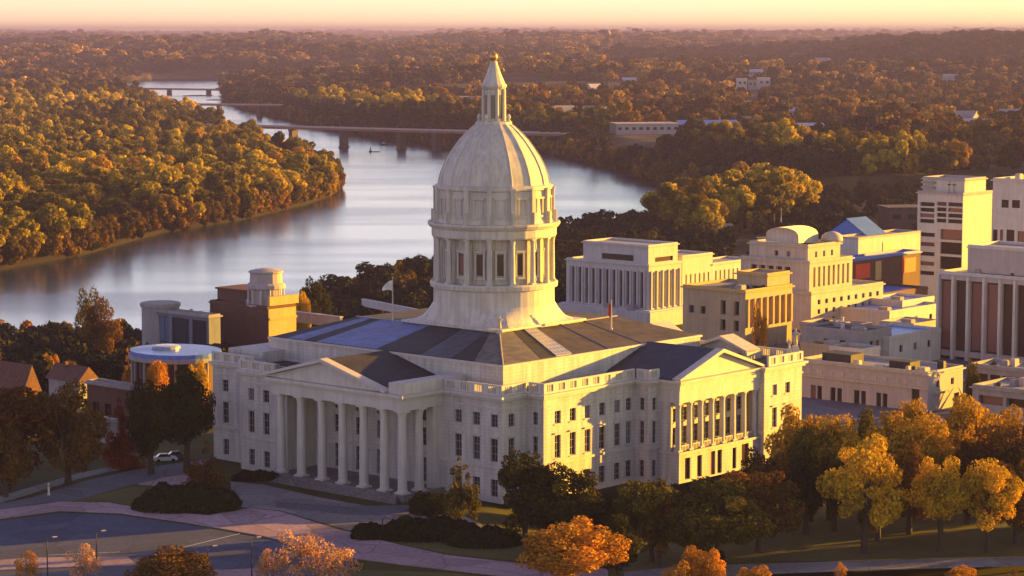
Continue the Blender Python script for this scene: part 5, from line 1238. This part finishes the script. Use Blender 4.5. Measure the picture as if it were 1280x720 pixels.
# small workboat
x, y = at(481, 181, -25); t = empty('boat', (x, y, -25.2), rad(35), label='small dark workboat with a raised boom on the river behind the dome', cat='boat')
m = MB(); m.add([(-4, -1.3, 1.1), (3, -1.3, 1.1), (5, 0, 1.4), (3, 1.3, 1.1), (-4, 1.3, 1.1), (-3.6, -1, -.3), (2.6, -1, -.3), (4.2, 0, -.2), (2.6, 1, -.3), (-3.6, 1, -.3)], [(0, 1, 2, 3, 4), (5, 6, 7, 8, 9), (0, 1, 6, 5), (1, 2, 7, 6), (2, 3, 8, 7), (3, 4, 9, 8), (4, 0, 5, 9)]); m.build('hull', M['darkmetal'], t)
m = MB(); m.box(-2.5, -.5, -.8, .8, 1.1, 2.8); m.build('cabin', M['white'], t); m = MB(); m.tube([(0, 0, 1.2), (5, 0, 8.5)], [.3, .15], 6); m.build('boom', M['darkmetal'], t)

# ------------------------------------------------------------------ street furniture
def lamp(px, yt, yb, label):
    X, Y = at(px, yb, 0); h = atd(px, yt, Y)[2]; t = empty('lamp_post', (X, Y, 0), rad(30), label=label, cat='lamp post')
    m = MB(); m.tube([(0, 0, 0), (0, 0, h*.5), (0, 0, h-.3)], [.13, .10, .07], 8); m.lathe([(.26, 0), (.26, .4), (.15, .6)], 8); m.tube([(0, 0, h-.5), (.5, 0, h-.1), (1.1, 0, h-.05)], [.06, .05, .05], 6); m.build('post', M['darkmetal'], t)
    m = MB(); m.add([(.8, -.16, h-.08), (1.6, -.12, h-.06), (1.6, .12, h-.06), (.8, .16, h-.08), (.85, -.12, h+.08), (1.5, -.08, h+.04), (1.5, .08, h+.04), (.85, .12, h+.08)], [(0, 1, 2, 3), (4, 5, 6, 7), (0, 1, 5, 4), (1, 2, 6, 5), (2, 3, 7, 6), (3, 0, 4, 7)]); m.build('lamp_head', M['greyr'], t); return t
lamp(60, 672, 742, 'lamp post on the parking area nearest the left edge')
lamp(260, 683, 738, 'lamp post on the parking area right of the brown bushy tree')
lamp(315, 672, 735, 'lamp post on the parking area, tallest, beside the pale trees')
lamp(478, 646, 664, 'short lamp post on the forecourt path below the portico columns')
lamp(121, 664, 700, 'thin lamp post beside the peach-coloured tree')
def bollard(px, py, h, label):
    X, Y = at(px, py, 0); t = empty('bollard', (X, Y, 0), label=label, cat='bollard'); m = MB(); m.lathe([(.28, 0), (.28, .15), (.2, .2), (.2, h-.2), (.14, h-.05), (.02, h)], 12); m.build('post', M['white'], t)
    m = MB(); m.lathe([(.215, h*.7), (.215, h*.8)], 12); m.build('band', M['red'], t)
bollard(61, 619, 2.2, 'white bollard at the kerb between the sidewalk and the road')
def car(px, py, rz, body, label):
    X, Y = at(px, py, 0); t = empty('parked_car', (X, Y, .03), rz, label=label, cat='car')
    m = MB(); sec = [(-2.2, .45, .75), (-2.1, .35, .95), (-1.2, .3, 1.0), (1.1, .3, 1.0), (2.0, .35, .85), (2.2, .45, .65)]
    vs = []; 
    for x, z0, z1 in sec: vs += [(x, -.88, z0), (x, .88, z0), (x, .82, z1), (x, -.82, z1)]
    fs = [(0, 1, 2, 3), (20, 21, 22, 23)]
    for k in range(5):
        for j in range(4): fs.append((4*k+j, 4*k+(j+1) % 4, 4*k+4+(j+1) % 4, 4*k+4+j))
    m.add(vs, fs); m.build('body', body, t)
    m = MB(); m.add([(-1.7, -.78, 1.0), (1.0, -.78, 1.0), (1.0, .78, 1.0), (-1.7, .78, 1.0), (-1.1, -.62, 1.48), (.3, -.62, 1.48), (.3, .62, 1.48), (-1.1, .62, 1.48)], [(0, 1, 5, 4), (1, 2, 6, 5), (2, 3, 7, 6), (3, 0, 4, 7)]); m.build('windows', M['glass'], t)
    m = MB(); m.box(-1.12, .32, -.64, .64, 1.48, 1.53); m.build('roof', body, t)
    wm = MB(); n = 14; wm.add([(.33*math.cos(2*math.pi*k/n), y, .33+.33*math.sin(2*math.pi*k/n)) for y in (-.1, .1) for k in range(n)], [tuple(range(n)), tuple(range(n, 2*n))]+[(k, (k+1) % n, n+(k+1) % n, n+k) for k in range(n)]); wme = wm.mesh('wheel', M['tyre'])
    for x in (-1.4, 1.35):
        for y in (-.82, .82): inst('wheel', wme, t, (x, y, 0))
car(207, 577, rad(14), M['carw'], 'white car parked on the road beside the tall dark tree')
car(222, 574, rad(14), M['card'], 'dark car parked behind the white car at the roadside')

# ------------------------------------------------------------------ haze
hb = MB(); hb.box(-16000, 16000, -60, 46000, -40, 130); hz_o = hb.build('haze', None); hz_o.data.materials.clear()
m, nt, out = new_mat('haze_air'); pv_ = nt.nodes.new('ShaderNodeVolumePrincipled')
pv_.inputs['Color'].default_value = (.27, .265, .72, 1); pv_.inputs['Density'].default_value = 6.4e-5; pv_.inputs['Anisotropy'].default_value = .15
nt.links.new(pv_.outputs[0], out.inputs['Volume']); hz_o.data.materials.append(m); tag(hz_o, kind='stuff')

# ------------------------------------------------------------------ light
SUN_EL = rad(7.2); SUN_AZ = math.atan2(.92, .39)   # azimuth from +Y towards +X
sd = (math.sin(SUN_AZ)*math.cos(SUN_EL), math.cos(SUN_AZ)*math.cos(SUN_EL), math.sin(SUN_EL))
L = bpy.data.lights.new('sun', 'SUN'); L.energy = 5.0; L.angle = rad(.5); L.color = (1, .49, .03)
lo = bpy.data.objects.new('sun', L); COL.objects.link(lo)
from mathutils import Vector
lo.rotation_euler = Vector(sd).to_track_quat('Z', 'Y').to_euler(); lo.location = (500, 300, 300)
wd = bpy.data.worlds.new('World'); S.world = wd; wd.use_nodes = True; nt = wd.node_tree; nt.nodes.clear()
out = nt.nodes.new('ShaderNodeOutputWorld'); bg = nt.nodes.new('ShaderNodeBackground')
sky = nt.nodes.new('ShaderNodeTexSky'); sky.sky_type = 'NISHITA'; sky.sun_disc = False; sky.sun_elevation = SUN_EL; sky.sun_rotation = SUN_AZ
sky.air_density = 1.0; sky.dust_density = 2.0; sky.ozone_density = 1.0
# evening glow low down over the clear blue above
tc = nt.nodes.new('ShaderNodeTexCoord'); sp = nt.nodes.new('ShaderNodeSeparateXYZ'); nt.links.new(tc.outputs['Generated'], sp.inputs[0])
glow = ramp(nt, sp.outputs[2], [(0, (6.0, 4.35, 2.5)), (.03, (7.2, 5.5, 4.1)), (.07, (8.6, 7.6, 7.0)), (.12, (6.8, 7.6, 8.4)), (.2, (2.5, 3.0, 4.6)), (.4, (1.2, 1.1, 2.3)), (1, (.75, .7, 1.6))])
az = nt.nodes.new('ShaderNodeMapRange'); az.inputs[1].default_value = -.25; az.inputs[2].default_value = .25; nt.links.new(sp.outputs[0], az.inputs[0])
tint = ramp(nt, az.outputs[0], [(0, (1.0, .90, .95)), (.5, (1, 1, 1)), (1, (1.02, 1.06, .80))])
glow = mixc(nt, 1., glow, tint, 'MULTIPLY')
mx = mixc(nt, .75, sky.outputs[0], glow)
nt.links.new(mx, bg.inputs[0]); bg.inputs[1].default_value = .062
nt.links.new(bg.outputs[0], out.inputs[0])

# ------------------------------------------------------------------ camera and render settings
cd = bpy.data.cameras.new('camera'); cam = bpy.data.objects.new('camera', cd); COL.objects.link(cam)
cam.location = (0, 0, H); cam.rotation_euler = (math.pi/2-P, 0, 0)
cd.sensor_width = 36; cd.lens = 36*F/1280; cd.clip_start = 1; cd.clip_end = 100000
S.camera = cam
S.view_settings.view_transform = 'Standard'; S.view_settings.look = 'None'; S.view_settings.exposure = 2.27; S.view_settings.gamma = 1
S.cycles.use_denoising = True
S.cycles.max_bounces = 6; S.cycles.diffuse_bounces = 3; S.cycles.glossy_bounces = 3; S.cycles.transmission_bounces = 3; S.cycles.volume_bounces = 0
S.cycles.transparent_max_bounces = 4
